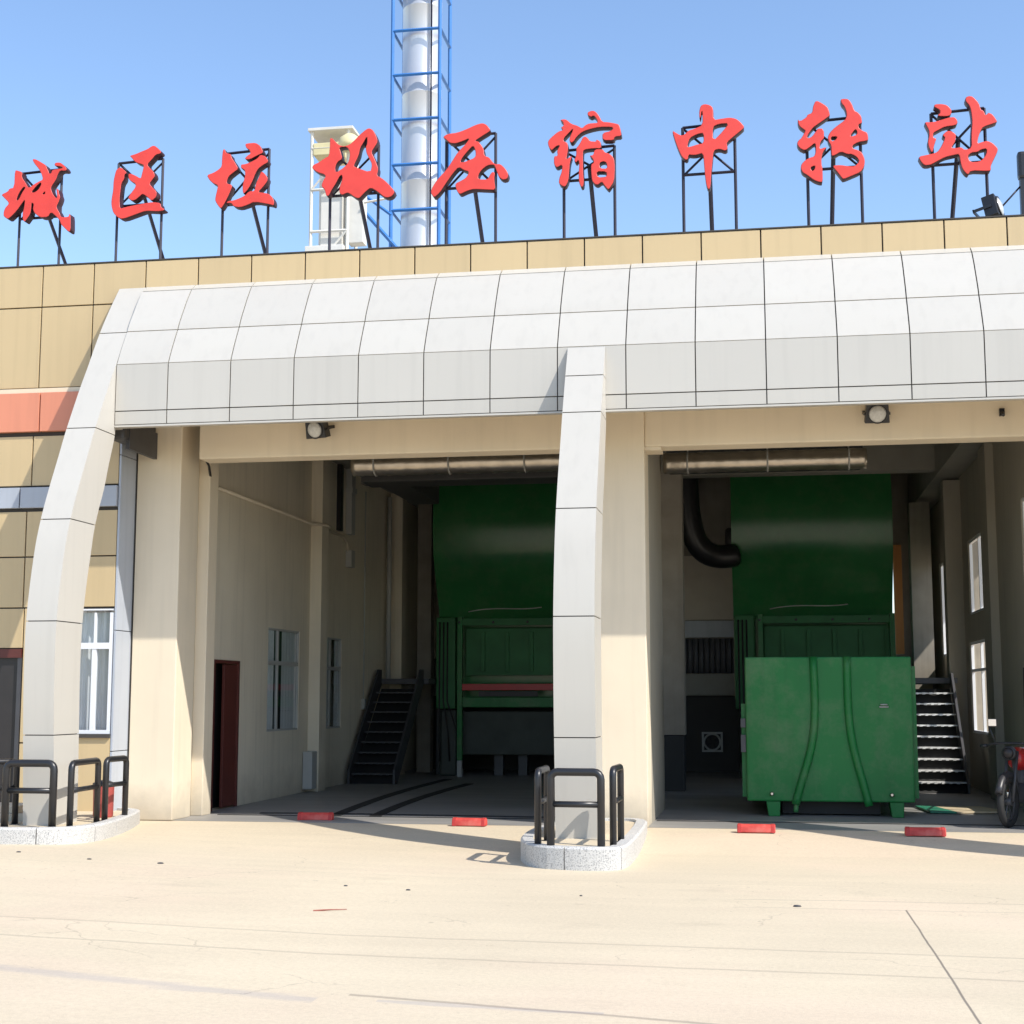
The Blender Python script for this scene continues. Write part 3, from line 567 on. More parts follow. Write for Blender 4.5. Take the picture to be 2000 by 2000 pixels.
OUT = [(-.455, 7.0), (-.66, 6.74), (-.85, 6.48), (-1.0, 6.26), (-1.15, 6.02), (-1.30, 5.76), (-1.45, 5.52), (-1.595, 5.27), (-1.735, 5.02), (-1.87, 4.77), (-2.0, 4.50), (-2.14, 4.22), (-2.27, 3.95), (-2.39, 3.67), (-2.49, 3.37), (-2.56, 3.05), (-2.61, 2.76), (-2.645, 2.46), (-2.655, 2.16), (-2.65, 1.86), (-2.635, 1.5), (-2.61, 1.16), (-2.58, .8), (-2.55, .4), (-2.52, .0)]
INN = [(-1.25, 4.98), (-1.29, 4.79), (-1.42, 4.45), (-1.53, 4.13), (-1.65, 3.88), (-1.76, 3.6), (-1.83, 3.3), (-1.90, 3.0), (-1.97, 2.6), (-2.0, 2.2), (-2.0, 1.78), (-1.985, 1.4), (-1.97, 1.0), (-1.95, .5), (-1.95, .0)]
CUTS = [5.35, 4.86, 3.67, 2.46, 1.16]
OUT = [tuple(p) for p in fine(OUT, 4)]; INN = [tuple(p) for p in fine(INN, 3)]
def interp(pr, z):
    for a, b in zip(pr[:-1], pr[1:]):
        if a[1] >= z >= b[1]: return a[0] + (b[0] - a[0]) * (a[1] - z) / (a[1] - b[1])
    return pr[0][0] if z > pr[0][1] else pr[-1][0]
def leg(x0, x1, base, full):
    mb = MB(); lv = ([6.998, 6.25, 4.86] if full else [5.75, 5.35, 4.86]) + [3.67, 2.46, 1.16, base]
    for zt, zb in zip(lv[:-1], lv[1:]):
        zt_, zb_ = zt - .006, zb + .006
        o = [(interp(OUT, zt_), zt_)] + [p for p in OUT if zb_ + .01 < p[1] < zt_ - .01] + [(interp(OUT, zb_), zb_)]
        hid = [(-.47, 6.99), (-.47, 6.3), (-.75, 5.9), (-1.0, 5.6), (-1.0, 4.975)] if full else [(-1.31, 5.75), (-1.31, 4.975)]
        inn_ = hid + [p for p in INN if p[1] < 4.95]
        i = [(interp(inn_, zt_), zt_)] + [p for p in inn_ if zb_ + .01 < p[1] < zt_ - .01] + [(interp(inn_, zb_), zb_)]
        if abs(i[0][0] - o[0][0]) < .02: i = i[1:]
        mb.prism(o + i[::-1], x0, x1, 'x')
    l = mb.build('canopy_leg', M['white'], canopy)
    for f_ in l.data.polygons: f_.use_smooth = abs(f_.normal.x) < .5 and abs(f_.normal.z) < .95
    l.data.set_sharp_from_angle(angle=R(25))
    ins = [(interp(OUT, z) + .02, z) for z in (5.7, 5.3, 4.86, 4.4, 3.9, 3.67, 3.2, 2.8, 2.46, 2, 1.6, 1.16, .7, base + .02)]
    i2 = [(interp(INN, z) - .02, z) for z in (base + .02, .7, 1.16, 1.6, 2, 2.46, 2.8, 3.2, 3.67, 3.9, 4.4)]
    MB().prism(ins + i2, x0 + .015, x1 - .015, 'x').build('leg_core', M['gap'], l)
    return l
leg(-8.38, -8.005, .12, True); leg(-2.25, -1.80, .04, False); leg(3.93, 4.375, .04, False)
MB().prism([(-.45, 6.9), (-.66, 6.75), (-.95, 6.3), (-1.25, 5.7), (-1.27, 5.0), (-.05, 5.0), (-.05, 6.0), (-.45, 6.2)], 6.37, 6.398, 'x').build('sun_block_cheek', M['white'], canopy)  # unseen end plate, added to stop sun leaking in under the canopy
MB().box(-15, 6.6, -.34, -.15, 6.96, 7.355).build('parapet_core', M['paint'], B)
# back part of the bays
bp_ = MB(); bp_.box(-1.98, 3.3, 13.6, 14.38, 1.62, 2.08); bp_.box(-7.6, -2.05, 13.6, 14.38, 1.62, 2.08); bp_.build('gallery_slab', M['ceiling'], B)
MB().box(-1.98, 3.3, 13.9, 14.38, 0, 1.61).box(-7.6, -2.05, 13.9, 14.38, 0, 1.61).build('pit_wall', mat('dark_wall', (.05, .048, .045), .9), B)  # near-black wall below the gallery slab
sh = MB()
for i in range(13): sh.tube([(-1.85 + i * .12, 14.36, 2.1), (-1.85 + i * .12, 14.36, 2.86)], .06, 8)
sh.build('roller_shutter', mat('shutter', (.11, .11, .12), .5), B)
MB().box(-1.9, -.5, 14.33, 14.39, 2.88, 3.25, bev=.01).build('high_window', M['bluegrey'], B)
MB().box(2.78, 2.96, 14.30, 14.39, 2.5, 4.85).build('door_trim', M['orange'], B)

MB().box(-1.82, -.45, 14.30, 14.39, 3.27, 4.68).build('pale_panel', M['palewall'], B)
MB().box(-7.55, -6.9, 14.30, 14.39, 2.45, 4.76).build('pale_panel', M['palewall'], B)
MB().box(-2.0, -1.38, 7.02, 7.5, 0, .94).build('plinth', M['blackmat'], B)
# ================================================================ KERB ISLANDS
def island(name, outline, zt, label):
    t = thing(name, (sum(p[0] for p in outline) / len(outline), sum(p[1] for p in outline) / len(outline), 0), label, 'kerb island', 'kerb islands at the feet of the canopy legs')
    # smooth the corners
    pts = outline
    for _ in range(2):
        q = []
        for i, p in enumerate(pts):
            n_ = pts[(i + 1) % len(pts)]
            q += [(p[0] * .75 + n_[0] * .25, p[1] * .75 + n_[1] * .25), (p[0] * .25 + n_[0] * .75, p[1] * .25 + n_[1] * .75)]
        pts = q
    cxx = sum(p[0] for p in pts) / len(pts); cyy = sum(p[1] for p in pts) / len(pts)
    inn = []
    for i, p in enumerate(pts):
        a = Vector(pts[i - 1]); b = Vector(pts[(i + 1) % len(pts)]); d = (b - a).normalized(); nn = Vector((-d.y, d.x))
        if (Vector((cxx, cyy)) - Vector(p)).dot(nn) < 0: nn = -nn
        inn.append((p[0] + nn.x * .13, p[1] + nn.y * .13))
    bm = bmesh.new(); n = len(pts)
    lo = [bm.verts.new((x, y, -.15)) for x, y in pts]; m1 = [bm.verts.new((x, y, zt - .02)) for x, y in pts]
    hi = [bm.verts.new((x + (a - x) * .15, y + (b - y) * .15, zt)) for (x, y), (a, b) in zip(pts, inn)]
    ih = [bm.verts.new((x, y, zt)) for x, y in inn]; il = [bm.verts.new((x, y, zt - .08)) for x, y in inn]
    bm.free(); kb = MB()
    rows = [[(x, y, -.15) for x, y in pts], [(x, y, zt - .02) for x, y in pts], [(x + (a - x) * .15, y + (b - y) * .15, zt) for (x, y), (a, b) in zip(pts, inn)], [(x, y, zt) for x, y in inn], [(x, y, zt - .08) for x, y in inn]]
    rows.append([(x, y, -.15) for x, y in inn])
    i = 0
    while i < n:                        # single kerb stones with open joints
        k = 0; ln = 0
        while ln < .62 and i + k < n: ln += (Vector(pts[(i + k + 1) % n]) - Vector(pts[i + k])).length; k += 1
        idx = [(i + q) % n for q in range(k + 1)]
        secs = []
        for q, m_ in enumerate(idx):
            sec = [Vector(rw[m_]) for rw in rows]
            if q == 0: sec = [p.lerp(Vector(rw[idx[1]]), min(.4, .006 / max((Vector(rw[idx[1]]) - p).length, 1e-4))) for p, rw in zip(sec, rows)]
            if q == k: sec = [p.lerp(Vector(rw[idx[-2]]), min(.4, .006 / max((Vector(rw[idx[-2]]) - p).length, 1e-4))) for p, rw in zip(sec, rows)]
            secs.append([kb.bm.verts.new(p) for p in sec])
        fs = [kb.bm.faces.new(secs[0]), kb.bm.faces.new(secs[-1][::-1])]
        for A, Bb in zip(secs[:-1], secs[1:]):
            for c_ in range(6): fs.append(kb.bm.faces.new((A[c_], A[(c_ + 1) % 6], Bb[(c_ + 1) % 6], Bb[c_])))
        bmesh.ops.recalc_face_normals(kb.bm, faces=fs)
        i += k
    kb.build('kerb_stone', M['granite'], t)
    MB().prism([(p[0] * .985 + c_[0] * .015, p[1] * .985 + c_[1] * .015) for p in pts for c_ in [(cxx, cyy)]], -.16, zt - .05, 'z').build('bedding', M['gap'], t)
    f = MB(); f.prism(inn, -.1, zt - .03, 'z'); f.build('infill', M['concrete'], t)
    return t
KL = [(-9.6, -3.15), (-8.9, -3.22), (-8.1, -3.22), (-7.55, -3.05), (-7.42, -2.6), (-7.5, -1.9), (-7.7, -1.0), (-8.0, -.06), (-9.6, -.06)]
KC = [(-2.64, -1.6), (-2.64, -2.4), (-2.54, -3.1), (-2.32, -3.60), (-1.95, -3.74), (-1.62, -3.74), (-1.40, -3.64), (-1.38, -2.6), (-1.40, -1.0), (-1.45, -.05), (-2.1, -.05), (-2.5, -.6)]
island('kerb_island', KL, .17, 'white speckled kerb island around the foot of the left canopy leg')
island('kerb_island', KC, .12, 'rounded granite kerb island under the middle canopy leg')
island('kerb_island', [(x + 6.18, y) for x, y in KC], .12, 'kerb island at the foot of the rightmost canopy leg, past the right bay')

# ================================================================ GUARD RAILS
def hoop(a, b, z0, h, label, fat=.036):
    a = Vector((a[0], a[1], z0)); b = Vector((b[0], b[1], z0)); t = thing('guard_rail', (a + b) / 2, label, 'guard rail', 'black tubular guard rails on the kerb islands')
    d = (b - a).normalized(); r = .07; pts = [a - Vector((0, 0, .05))]; top = a.z + h
    pts.append(Vector((a.x, a.y, top - r)))
    for k in range(1, 5):
        q = k / 4 * math.pi / 2; pts.append(a + d * (r - r * math.cos(q)) + Vector((0, 0, h - r + r * math.sin(q))))
    for k in range(0, 5):
        q = (1 - k / 4) * math.pi / 2; pts.append(b - d * (r - r * math.cos(q)) + Vector((0, 0, h - r + r * math.sin(q))))
    pts.append(b - Vector((0, 0, .05)))
    MB().tube(pts, fat, 12).build('hoop', M['black'], t)
    MB().tube([a + d * .01 + Vector((0, 0, h * .58)), b - d * .01 + Vector((0, 0, h * .58))], fat * .8, 10).build('mid_rail', M['black'], t)
    for p in (a, b):
        MB().lathe([(fat * 1.7, -.03), (fat * 1.7, .008), (fat * 1.1, .012)], p, 'z', 14).build('foot_plate', M['black'], t)
hoop((-8.43, -2.86), (-7.86, -2.86), .135, .72, 'guard rail on the left kerb in front of the canopy leg, leftmost of three', .042)
hoop((-7.68, -2.80), (-7.74, -1.99), .135, .72, 'second guard rail on the left kerb, right of the leg')
hoop((-7.72, -1.82), (-7.70, -1.30), .135, .72, 'third guard rail on the left kerb, nearest the left pillar')
hoop((-2.30, -3.45), (-2.30, -2.80), .085, .76, 'guard rail along the left side of the middle kerb island')
hoop((-2.15, -3.58), (-1.64, -3.60), .085, .76, 'wide front guard rail across the middle kerb island', .040)
hoop((-1.54, -3.40), (-1.52, -2.80), .085, .78, 'guard rail along the right side of the middle kerb island')
hoop((-8.95, -2.86), (-8.55, -2.40), .135, .72, 'guard rail at the left edge of the picture, by the dark entrance')
# bits standing on the left kerb
t = thing('waste_bin', (-7.98, -1.3, .13), 'small dull red bin behind the rails by the left pillar', 'bin')
MB().lathe([(.10, .13), (.12, .16), (.125, .50), (.13, .52)], (-7.98, -1.3, 0), 'z', 18).build('body', mat('dull_red', (.42, .08, .07), .6), t)
MB().lathe([(.135, .52), (.135, .55), (.05, .585)], (-7.98, -1.3, 0), 'z', 18).build('lid', M['bodyplastic'], t)
t = thing('step_block', (-8.9, -2.3, .1), 'cream stone step block behind the leftmost guard rail', 'step')
MB().box(-9.4, -8.62, -2.0, -1.4, .13, .22, bev=.01).box(-9.4, -8.78, -1.9, -1.4, .22, .31, bev=.01).build('step', M['paint'], t)

# ================================================================ WHEEL STOPS
M['stopband'] = mat('stop_band', (.42, .03, .025), .6)
def stop(x, y, ln, rz, label):
    t = thing('wheel_stop', (0, 0, 0), label, 'wheel stop', 'red wheel stops across the bay thresholds')
    h = ln / 2
    bm_ = MB(); bm_.prism([(-.075, 0), (.075, 0), (.06, .07), (.035, .095), (-.035, .095), (-.06, .07)], -h, h, 'x'); bm_.build('body', M['stop'], t, bevel=.012)
    for s in (-1, 1): MB().prism([(-.079, .0), (.079, .0), (.063, .073), (.037, .099), (-.037, .099), (-.063, .073)], s * (h - .03) - .02, s * (h - .03) + .02, 'x').build('end_band', M['stopband'], t)
    t.location = (x, y, gz(x, y) + .006 if y < 0 else 0); t.rotation_euler.z = rz
stop(-5.82, .42, .46, R(4), 'red wheel stop at the left edge of the left bay, rounded by wear')
stop(-3.67, -.10, .43, R(-2), 'red wheel stop on the right half of the left bay threshold')
stop(-.14, -.36, .45, 0, 'red wheel stop left of the green container in the right bay')
stop(1.80, -.45, .46, 0, 'red wheel stop in front of the container at the far right')

# ================================================================ FLOODLIGHTS
def flood(x, y, z, label, yaw=0, pitch=18, s=1.0):
    t = thing('floodlight', (0, 0, 0), label, 'floodlight')
    MB().prism([(-.15, -.11), (.15, -.11), (.13, .13), (-.13, .13)], -.09, .05, 'y').build('housing', M['black'], t, bevel=.01)
    MB().lathe([(.075, .05), (.10, -.085), (.108, -.105), (.118, -.105), (.122, -.092), (.118, -.085)], (0, 0, .005), 'y', 28).build('lamp_rim', M['black'], t)
    MB().lathe([(.002, -.125), (.04, -.122), (.08, -.112), (.104, -.098), (.104, -.09)], (0, 0, .005), 'y', 28).build('lens', M['lens'], t)
    MB().box(-.16, -.145, -.04, .16, -.015, .015).box(.145, .16, -.04, .16, -.015, .015).box(-.16, .16, .145, .16, -.02, .02).build('yoke', M['black'], t)
    t.location = (x, y, z); t.rotation_euler = (R(pitch), 0, R(yaw)); t.scale = (s, s, s)
    return t
flood(-5.70, -.14, 5.07, 'round-lens black floodlight over the left bay, turned slightly aside', -14)
flood(1.42, -.14, 5.05, 'square black floodlight centred over the right bay', 2)
t = thing('camera_bracket', (2.92, -.05, 5.06), 'tiny black bracket on the lintel right of the right bay floodlight', 'bracket')
MB().box(2.89, 2.95, -.02, .03, 5.0, 5.09).tube([(2.92, -.02, 5.04), (2.92, -.10, 4.99)], .02, 8).build('bracket', M['black'], t)
fr_ = flood(2.86, -.20, 7.53, 'black floodlight lying on the parapet at the right end of the roof', 68, -12, 1.15)
t = thing('roof_mast', (3.28, -.2, 7.37), 'black lattice mast at the right end of the parapet', 'mast')
MB().box(3.21, 3.30, -.24, -.15, 7.375, 7.95).box(3.19, 3.34, -.26, -.13, 7.90, 8.25, bev=.04).build('post', M['black'], t)
MB().tube([(3.22, -.2, 7.82), (2.98, -.2, 7.56)], .012, 6).build('stay', M['signframe'], t)

# ================================================================ CABLES, PIPES, DUCTS
t = thing('wall_conduit', (-7.65, 4.6, 4.55), 'pale conduit pipe running back along the left bay wall', 'pipe')
MB().tube([(-7.66, 1.27, 4.56), (-7.66, 5.9, 4.55), (-7.46, 6.05, 4.55), (-7.46, 6.4, 4.55), (-7.66, 6.6, 4.55), (-7.66, 7.9, 4.54), (-7.66, 8.15, 4.45), (-7.66, 8.2, 4.3)], .028, 8).build('pipe', mat('conduit', (.62, .55, .43), .6), t)
t = thing('loose_cable', (-7.55, .6, 4.7), 'black cable hanging from the lintel corner to the conduit', 'cable')
MB().tube([(-7.42, .30, 4.80), (-7.46, .55, 4.74), (-7.50, .7, 4.66), (-7.58, .95, 4.62), (-7.63, 1.2, 4.57)], .018, 6).build('cable', M['black'], t)
t = thing('junction_box', (-7.62, 8.3, 4.15), 'small pale grey box at the end of the conduit', 'box')
MB().box(-7.70, -7.58, 8.18, 8.42, 4.0, 4.32, bev=.01).build('box', M['greyplastic'], t)
t = thing('rainwater_pipe', (-7.6, 8.4, 5), 'grey square downpipe above the small grey box', 'pipe')
MB().box(-7.699, -7.58, 8.15, 8.4, 4.62, 6.3, bev=.01).box(-7.70, -7.56, 8.12, 8.43, 5.4, 5.5).build('pipe', M['greyplastic'], t)
t = thing('dark_cable_tray', (-7.6, 7.6, 5), 'black vertical cable tray on the left bay wall', 'cable tray')
MB().box(-7.699, -7.62, 7.55, 7.72, 4.62, 6.3).build('tray', M['black'], t)
t = thing('wall_heater', (-7.6, 5.9, .3), 'low grey box on the floor against the left pilaster', 'box')
MB().box(-7.69, -7.52, 5.72, 6.0, .05, .68, bev=.02).build('body', M['greyplastic'], t)
def duct(x0, x1, y, z, r, label, crush=None):
    t = thing('air_duct', ((x0 + x1) / 2, y, z), label, 'duct')
    n = int((x1 - x0) / .06); prof = []
    for i in range(n + 1): prof.append((r * (1 + .025 * random.uniform(-1, 1) + (.03 if i % 9 == 0 else 0)), x0 + (x1 - x0) * i / n))
    MB().lathe([(p[0], p[1]) for p in prof], (0, y, z), 'x', 22).build('duct', M['duct'], t)
    h = MB()
    k = x0 + .35
    while k < x1:
        h.box(k - .012, k + .012, y - .012, y + .012, z + r, 5.72 if y > 3.6 else 6.44); h.tube([(k, y - r * 1.04 * math.cos(q), z + r * 1.04 * math.sin(q)) for q in [2 * math.pi * j / 16 for j in range(16)]], .014, 5, closed=True)
        k += 1.15
    h.build('hanger', M['greyplastic'], t)
    return t
duct(-6.1, -2.05, 3.0, 5.09, .17, 'shiny foil air duct under the ceiling of the left bay')
duct(-1.40, 1.50, 3.0, 4.99, .15, 'copper toned foil air duct hanging in the right bay')
t = thing('dark_trunking', (-5, 5.5, 5.5), 'big dark square trunking behind the foil duct in the left bay', 'duct')
MB().box(-6.6, -2.1, 5.2, 5.9, 5.15, 5.68, bev=.03).build('trunk', M['darkduct'], t)
MB().box(-6.5, -6.0, 5.91, 8.6, 5.2, 5.6, bev=.03).build('branch', M['darkduct'], t)
t = thing('dark_trunking', (0, 5.5, 5.5), 'big dark square trunking behind the foil duct in the right bay', 'duct')
MB().box(-1.5, 1.6, 5.2, 5.9, 5.25, 5.68, bev=.03).build('trunk', M['darkduct'], t)
t = thing('flexible_hose', (-1.2, 10, 5), 'thick black hose curving down from the ceiling beside the right hopper', 'hose')
def bez(p, n=24):
    r = []
    for i in range(n + 1):
        u = i / n; a = [Vector(q) for q in p]
        while len(a) > 1: a = [a[k].lerp(a[k + 1], u) for k in range(len(a) - 1)]
        r.append(a[0])
    return r
MB().tube(bez([(-1.45, 10.4, 6.3), (-1.42, 10.4, 5.2), (-1.50, 10.4, 4.25), (-.95, 10.5, 4.25), (-.55, 10.8, 4.35)]), .23, 16).build('hose', M['black'], t)
MB().lathe([(.30, -.72), (.34, -.68), (.34, -.60), (.30, -.56)], (0, 11.2, 4.6), 'x', 20).build('collar', M['darkduct'], t)
t = thing('exhaust_fan', (-1.1, 13.8, .55), 'square framed exhaust fan low on the dark back wall', 'fan')
MB().box(-1.36, -.92, 13.78, 13.89, .42, .46).box(-1.36, -.92, 13.78, 13.89, .80, .84).box(-1.36, -1.32, 13.781, 13.889, .46, .80).box(-.96, -.92, 13.781, 13.889, .46, .80).build('frame', M['greyplastic'], t)
MB().tube([(-1.14 + .17 * math.cos(q), 13.80, .63 + .17 * math.sin(q)) for q in [2 * math.pi * j / 20 for j in range(20)]], .022, 6, closed=True).build('ring', M['greyplastic'], t)
bl = MB()
for j in range(4):
    q = j * math.pi / 2 + .4; bl.prism([(-1.14 + .02 * math.cos(q + 1.2), .63 + .02 * math.sin(q + 1.2)), (-1.14 + .15 * math.cos(q + .3), .63 + .15 * math.sin(q + .3)), (-1.14 + .15 * math.cos(q - .2), .63 + .15 * math.sin(q - .2))], 13.83, 13.84, 'y')
bl.build('blades', M['blackmat'], t)

# ================================================================ COMPACTORS
def machine(label):
    t = thing('compactor', (-5.06, 11.5, 0), label, 'compactor', 'green compactor hoppers, one in each bay')
    x0, x1 = -6.62, -3.52
    pr = [(10.98, 6.28), (10.86, 5.75), (10.84, 4.90), (10.925, 4.50), (11.12, 4.08), (11.36, 3.62), (11.52, 3.3), (11.56, 3.12)]
    pr = [tuple(p) for p in fine([(11.02, 6.28), (10.90, 5.8), (10.82, 5.3), (10.83, 4.85), (10.90, 4.45), (11.04, 4.1), (11.24, 3.75), (11.42, 3.42), (11.50, 3.12)], 5)]
    MB().prism(pr + [(11.56, 1.55), (12.6, 1.55), (12.9, 6.28)], x0, x1, 'x').build('hopper', M['green'], t)
    for f_ in t.children[0].data.polygons:
        c_ = f_.center; f_.use_smooth = c_.y < 11.5 and 3.15 < c_.z < 6.2 and abs(f_.normal.x) < .5
    t.children[0].data.set_sharp_from_angle(angle=R(30))
    s = MB()
    for x in (x0 + .05, x1 - .05): s.box(x - .05, x + .05, 11.0, 11.10, 3.16, 4.2)
    MB().box(x0 + .02, x0 + .42, 11.1, 11.5, 1.35, 3.2, bev=.03).build('side_casing', M['greendull'], t)
    for x in (-6.14, -3.62):
        MB().box(x, x + .10, 11.0, 11.12, .32, 3.2, bev=.008).build('post', M['green2'], t)
        MB().box(x + .005, x + .095, 11.005, 11.115, 0, .32).build('post_foot', M['greyplastic'], t)
    MB().box(-6.04, -3.62, 11.01, 11.11, 3.02, 3.17, bev=.01).build('top_beam', M['greendull'], t)
    MB().box(-6.02, -3.64, 11.3, 11.36, 2.02, 2.98, bev=.01).build('inner_panel', M['greendull'], t)
    for i in range(5): MB().box(-5.7 + i * .5, -5.62 + i * .5, 11.25, 11.30, 2.1, 2.9, bev=.01).build('panel_rib', M['greendull'], t)
    MB().box(-6.04, -3.62, 11.0, 11.06, 1.72, 1.85, bev=.008).build('red_bar', M['red'], t)
    MB().box(-6.04, -3.62, 11.02, 11.3, 1.38, 1.58, bev=.01).build('lower_beam', M['green2'], t)
    MB().box(-6.5, -3.56, 11.45, 12.4, .42, 1.30, bev=.02).build('press_box', M['presssteel'], t)
    MB().box(-6.55, -6.20, 11.2, 11.7, .0, 1.33, bev=.06).build('pump_casing', M['presssteel'], t)
    for x in (-5.5, -5.0, -4.2): MB().box(x, x + .18, 11.7, 11.9, 0, .52).build('support', M['steel'], t)
    MB().box(-5.7, -4.5, 11.02, 11.04, 1.60, 1.70).build('control_strip', M['darkduct'], t)
    for k, xq in enumerate((-6.52, -6.44, -6.36)): MB().tube([(xq, 11.08, 3.1), (xq, 11.07, 1.5), (xq + .1 * k, 11.05, .9), (xq + .12 * k, 11.15, .3)], .016, 6).build('hydraulic_hose', M['blackmat'], t)
    MB().tube(bez([(-5.9, 10.95, 3.30), (-5.3, 10.90, 3.42), (-4.9, 10.92, 3.30), (-4.4, 10.96, 3.38)], 16), .012, 6).build('loose_hose', M['greyplastic'], t)
    for xq in (-6.1, -5.4, -4.7, -4.0): MB().lathe([(.025, .0), (.025, -.02), (.012, -.03)], (xq, 11.01, 3.09), 'y', 8).build('bolt', M['steel'], t)
    return t
m1 = machine('dark green hopper machine standing at the back of the left bay')
clone(m1, 6.02, 0, label='dark green hopper machine behind the container in the right bay')

# ================================================================ CONTAINER
t = thing('waste_container', (.83, 3.6, 0), 'bright green steel waste container parked in the right bay', 'container')
bx_ = MB().box(-.27, 1.93, 2.0, 6.0, .20, 2.13, bev=.02).build('body', M['green2'], t)
def rib(pts, mir=None):
    MB().tube(bez(pts, 20), .055, 12).build('pipe_rib', M['green2'], t)
rib([(.645, 2.0, 2.13), (.66, 2.0, 1.45), (.70, 1.99, 1.0), (.54, 1.99, .75), (.46, 1.99, .50), (.37, 1.98, .16)])
rib([(1.09, 2.0, 2.13), (1.10, 2.0, 1.5), (1.04, 1.99, 1.05), (1.20, 1.99, .72), (1.27, 1.99, .45), (1.33, 1.98, .15)])
MB().tube(bez([(.385, 1.985, .2), (.375, 1.985, .12), (.37, 1.985, .06)], 4), .035, 10).build('hose_end', M['green'], t)
for x in (-.02, 1.60): MB().prism([(x, .2), (x + .19, .2), (x + .18, .0), (x + .03, .0)], 2.02, 2.35, 'y').build('skid', M['green2'], t, bevel=.01)
for x in (.06, 1.63): MB().lathe([(.028, .0), (.03, -.03), (.015, -.05)], (x, 2.0, .30), 'y', 14).build('plug', M['chrome'], t)
MB().tube([(1.52, 2.0, 1.49), (1.52, 1.95, 1.49), (1.60, 1.95, 1.49), (1.60, 2.0, 1.49)], .010, 6).tube([(1.50, 1.985, 1.46), (1.62, 1.985, 1.46)], .012, 6).build('handle', M['greyplastic'], t)
for q in ((1.931, 1.99, 2.1, 2.2, .25, 2.0), (1.931, 1.99, 3.8, 3.9, .25, 2.0), (-.33, -.271, 2.1, 2.2, .25, 1.5)): MB().box(*q).build('side_rib', M['green2'], t)
for q in ((1.18, 1.30), (.85, 1.08)): MB().box(-.34, -.275, 2.02, 2.09, *q).build('hinge', M['steel'], t)
MB().box(.2, 1.5, 2.3, 5.8, .02, .19).build('underframe', M['blackmat'], t)

# ================================================================ STAIRS
def stairs(x0, x1, y0, y1, h, n, label, plat, rails=True, tm='tread', sw=.16):
    t = thing('steel_staircase', ((x0 + x1) / 2, y0, 0), label, 'staircase', 'open steel stairs up to the hoppers')
    for x in (x0, x1 - .04):
        MB().prism([(y0 - .02, 0), (y0 + .18, 0), (y1 + .12, h - .02), (y1 + .12, h + sw), (y1 - .10, h + sw), (y0 - .02, sw)], x, x + .04, 'x').build('stringer', M['steel'], t)
    for i in range(n):
        z = h * (i + 1) / (n + 1); y = y0 + (y1 - y0) * (i + 1) / (n + 1)
        tr_ = MB(); tr_.box(x0 + .04, x1 - .04, y - .10, y + .12, z - .022, z, bev=.004)
        for k in range(6): tr_.box(x0 + .08 + k * (x1 - x0 - .16) / 6, x0 + .08 + k * (x1 - x0 - .16) / 6 + .05, y - .11, y - .095, z - .03, z + .004)
        tr_.build('tread', M[tm], t)
    MB().prism([(y0 + .10, 0), (y0 + .22, 0), (y1 + .2, h - .12), (y1 + .08, h - .12)], x0 + .045, x1 - .045, 'x').build('back_plate', M['blackmat'], t)
    MB().box(x0, x1 + .1, y1 + .12, plat, h - .02, h + .08).build('landing', M['steel'], t)
    for x in ((x0 + .02, x1 - .02) if rails else ()):
        hr = MB(); hr.tube([(x, y0 + .05, 0), (x, y0 + .05, .95), (x, y1, h + .95), (x, plat - .1, h + .95)], .02, 8)
        hr.tube([(x, y1, h), (x, y1, h + .95)], .018, 6); hr.tube([(x, plat - .1, h), (x, plat - .1, h + .95)], .018, 6); hr.tube([(x, y0 + .05, .5), (x, y1, h + .5)], .012, 6)
        hr.build('handrail', M['steel'], t)
    for x in (x0 + .05, x1 - .05): MB().box(x - .03, x + .03, plat - .12, plat - .06, 0, h - .02).build('prop', M['steel'], t)
    return t
stairs(-7.62, -6.72, 8.25, 10.4, 1.87, 9, 'dark steel staircase climbing along the left bay wall', 12.2, False, 'steel', .26)
stairs(2.42, 3.30, 7.2, 9.0, 1.85, 9, 'steel staircase with sunlit treads right of the green container', 11.6, False)

# ================================================================ FLOOR CLUTTER
t = thing('sun_patch', (2.4, 3.1, 0), 'thin pale sheet with a teal end, put in for the sunlit floor patch by the container', 'sun_patch')  # sunlit patch of floor put in as thin pale and teal sheets
MB().prism([(2.55, 2.75), (3.25, 2.95), (3.0, 3.9), (2.35, 3.85)], .012, .035, 'z').build('sheet', M['patch_tan'], t)
MB().prism([(2.20, 2.80), (2.54, 2.745), (2.34, 3.85), (2.10, 3.85)], .012, .036, 'z').build('patch_end', M['teal'], t)
t = thing('door_frame_track', (-2, -.2, 0), 'thin dark steel threshold rail in the floor of the left bay', 'threshold rail')
MB().box(-7.38, -2.1, .98, 1.03, .0, .008).build('rail', M['blackmat'], t)
t = thing('door_frame_track', (1, 0, 0), 'thin dark steel threshold rail in the floor of the right bay', 'threshold rail')
MB().box(-1.42, 3.55, .98, 1.03, .0, .008).build('rail', M['blackmat'], t)
def ribbon(pts, w0, label):
    t = thing('floor_strip', (pts[0][0], pts[0][1], 0), label, 'floor strip', 'dark strips over the bay floor')
    p = [Vector((a, b, 0)) for a, b in pts]; q = bez(p, 24); L_, R_ = [], []
    for k, v in enumerate(q):
        d = (q[min(k + 1, 24)] - q[max(k - 1, 0)]).normalized(); nn = Vector((-d.y, d.x, 0)) * w0 / 2
        L_.append(v + nn); R_.append(v - nn)
    mb = MB(); lo = [[mb.bm.verts.new((v.x, v.y, z)) for v in e] for e in (L_, R_) for z in (.001, .010)]
    a, b, c, d = lo
    fs = []
    for k in range(24):
        for u, v in ((a, b), (b, d), (d, c)): fs.append(mb.bm.faces.new((u[k], u[k + 1], v[k + 1], v[k])))
    bmesh.ops.recalc_face_normals(mb.bm, faces=fs)
    mb.build('strip', M['blackmat'], t)
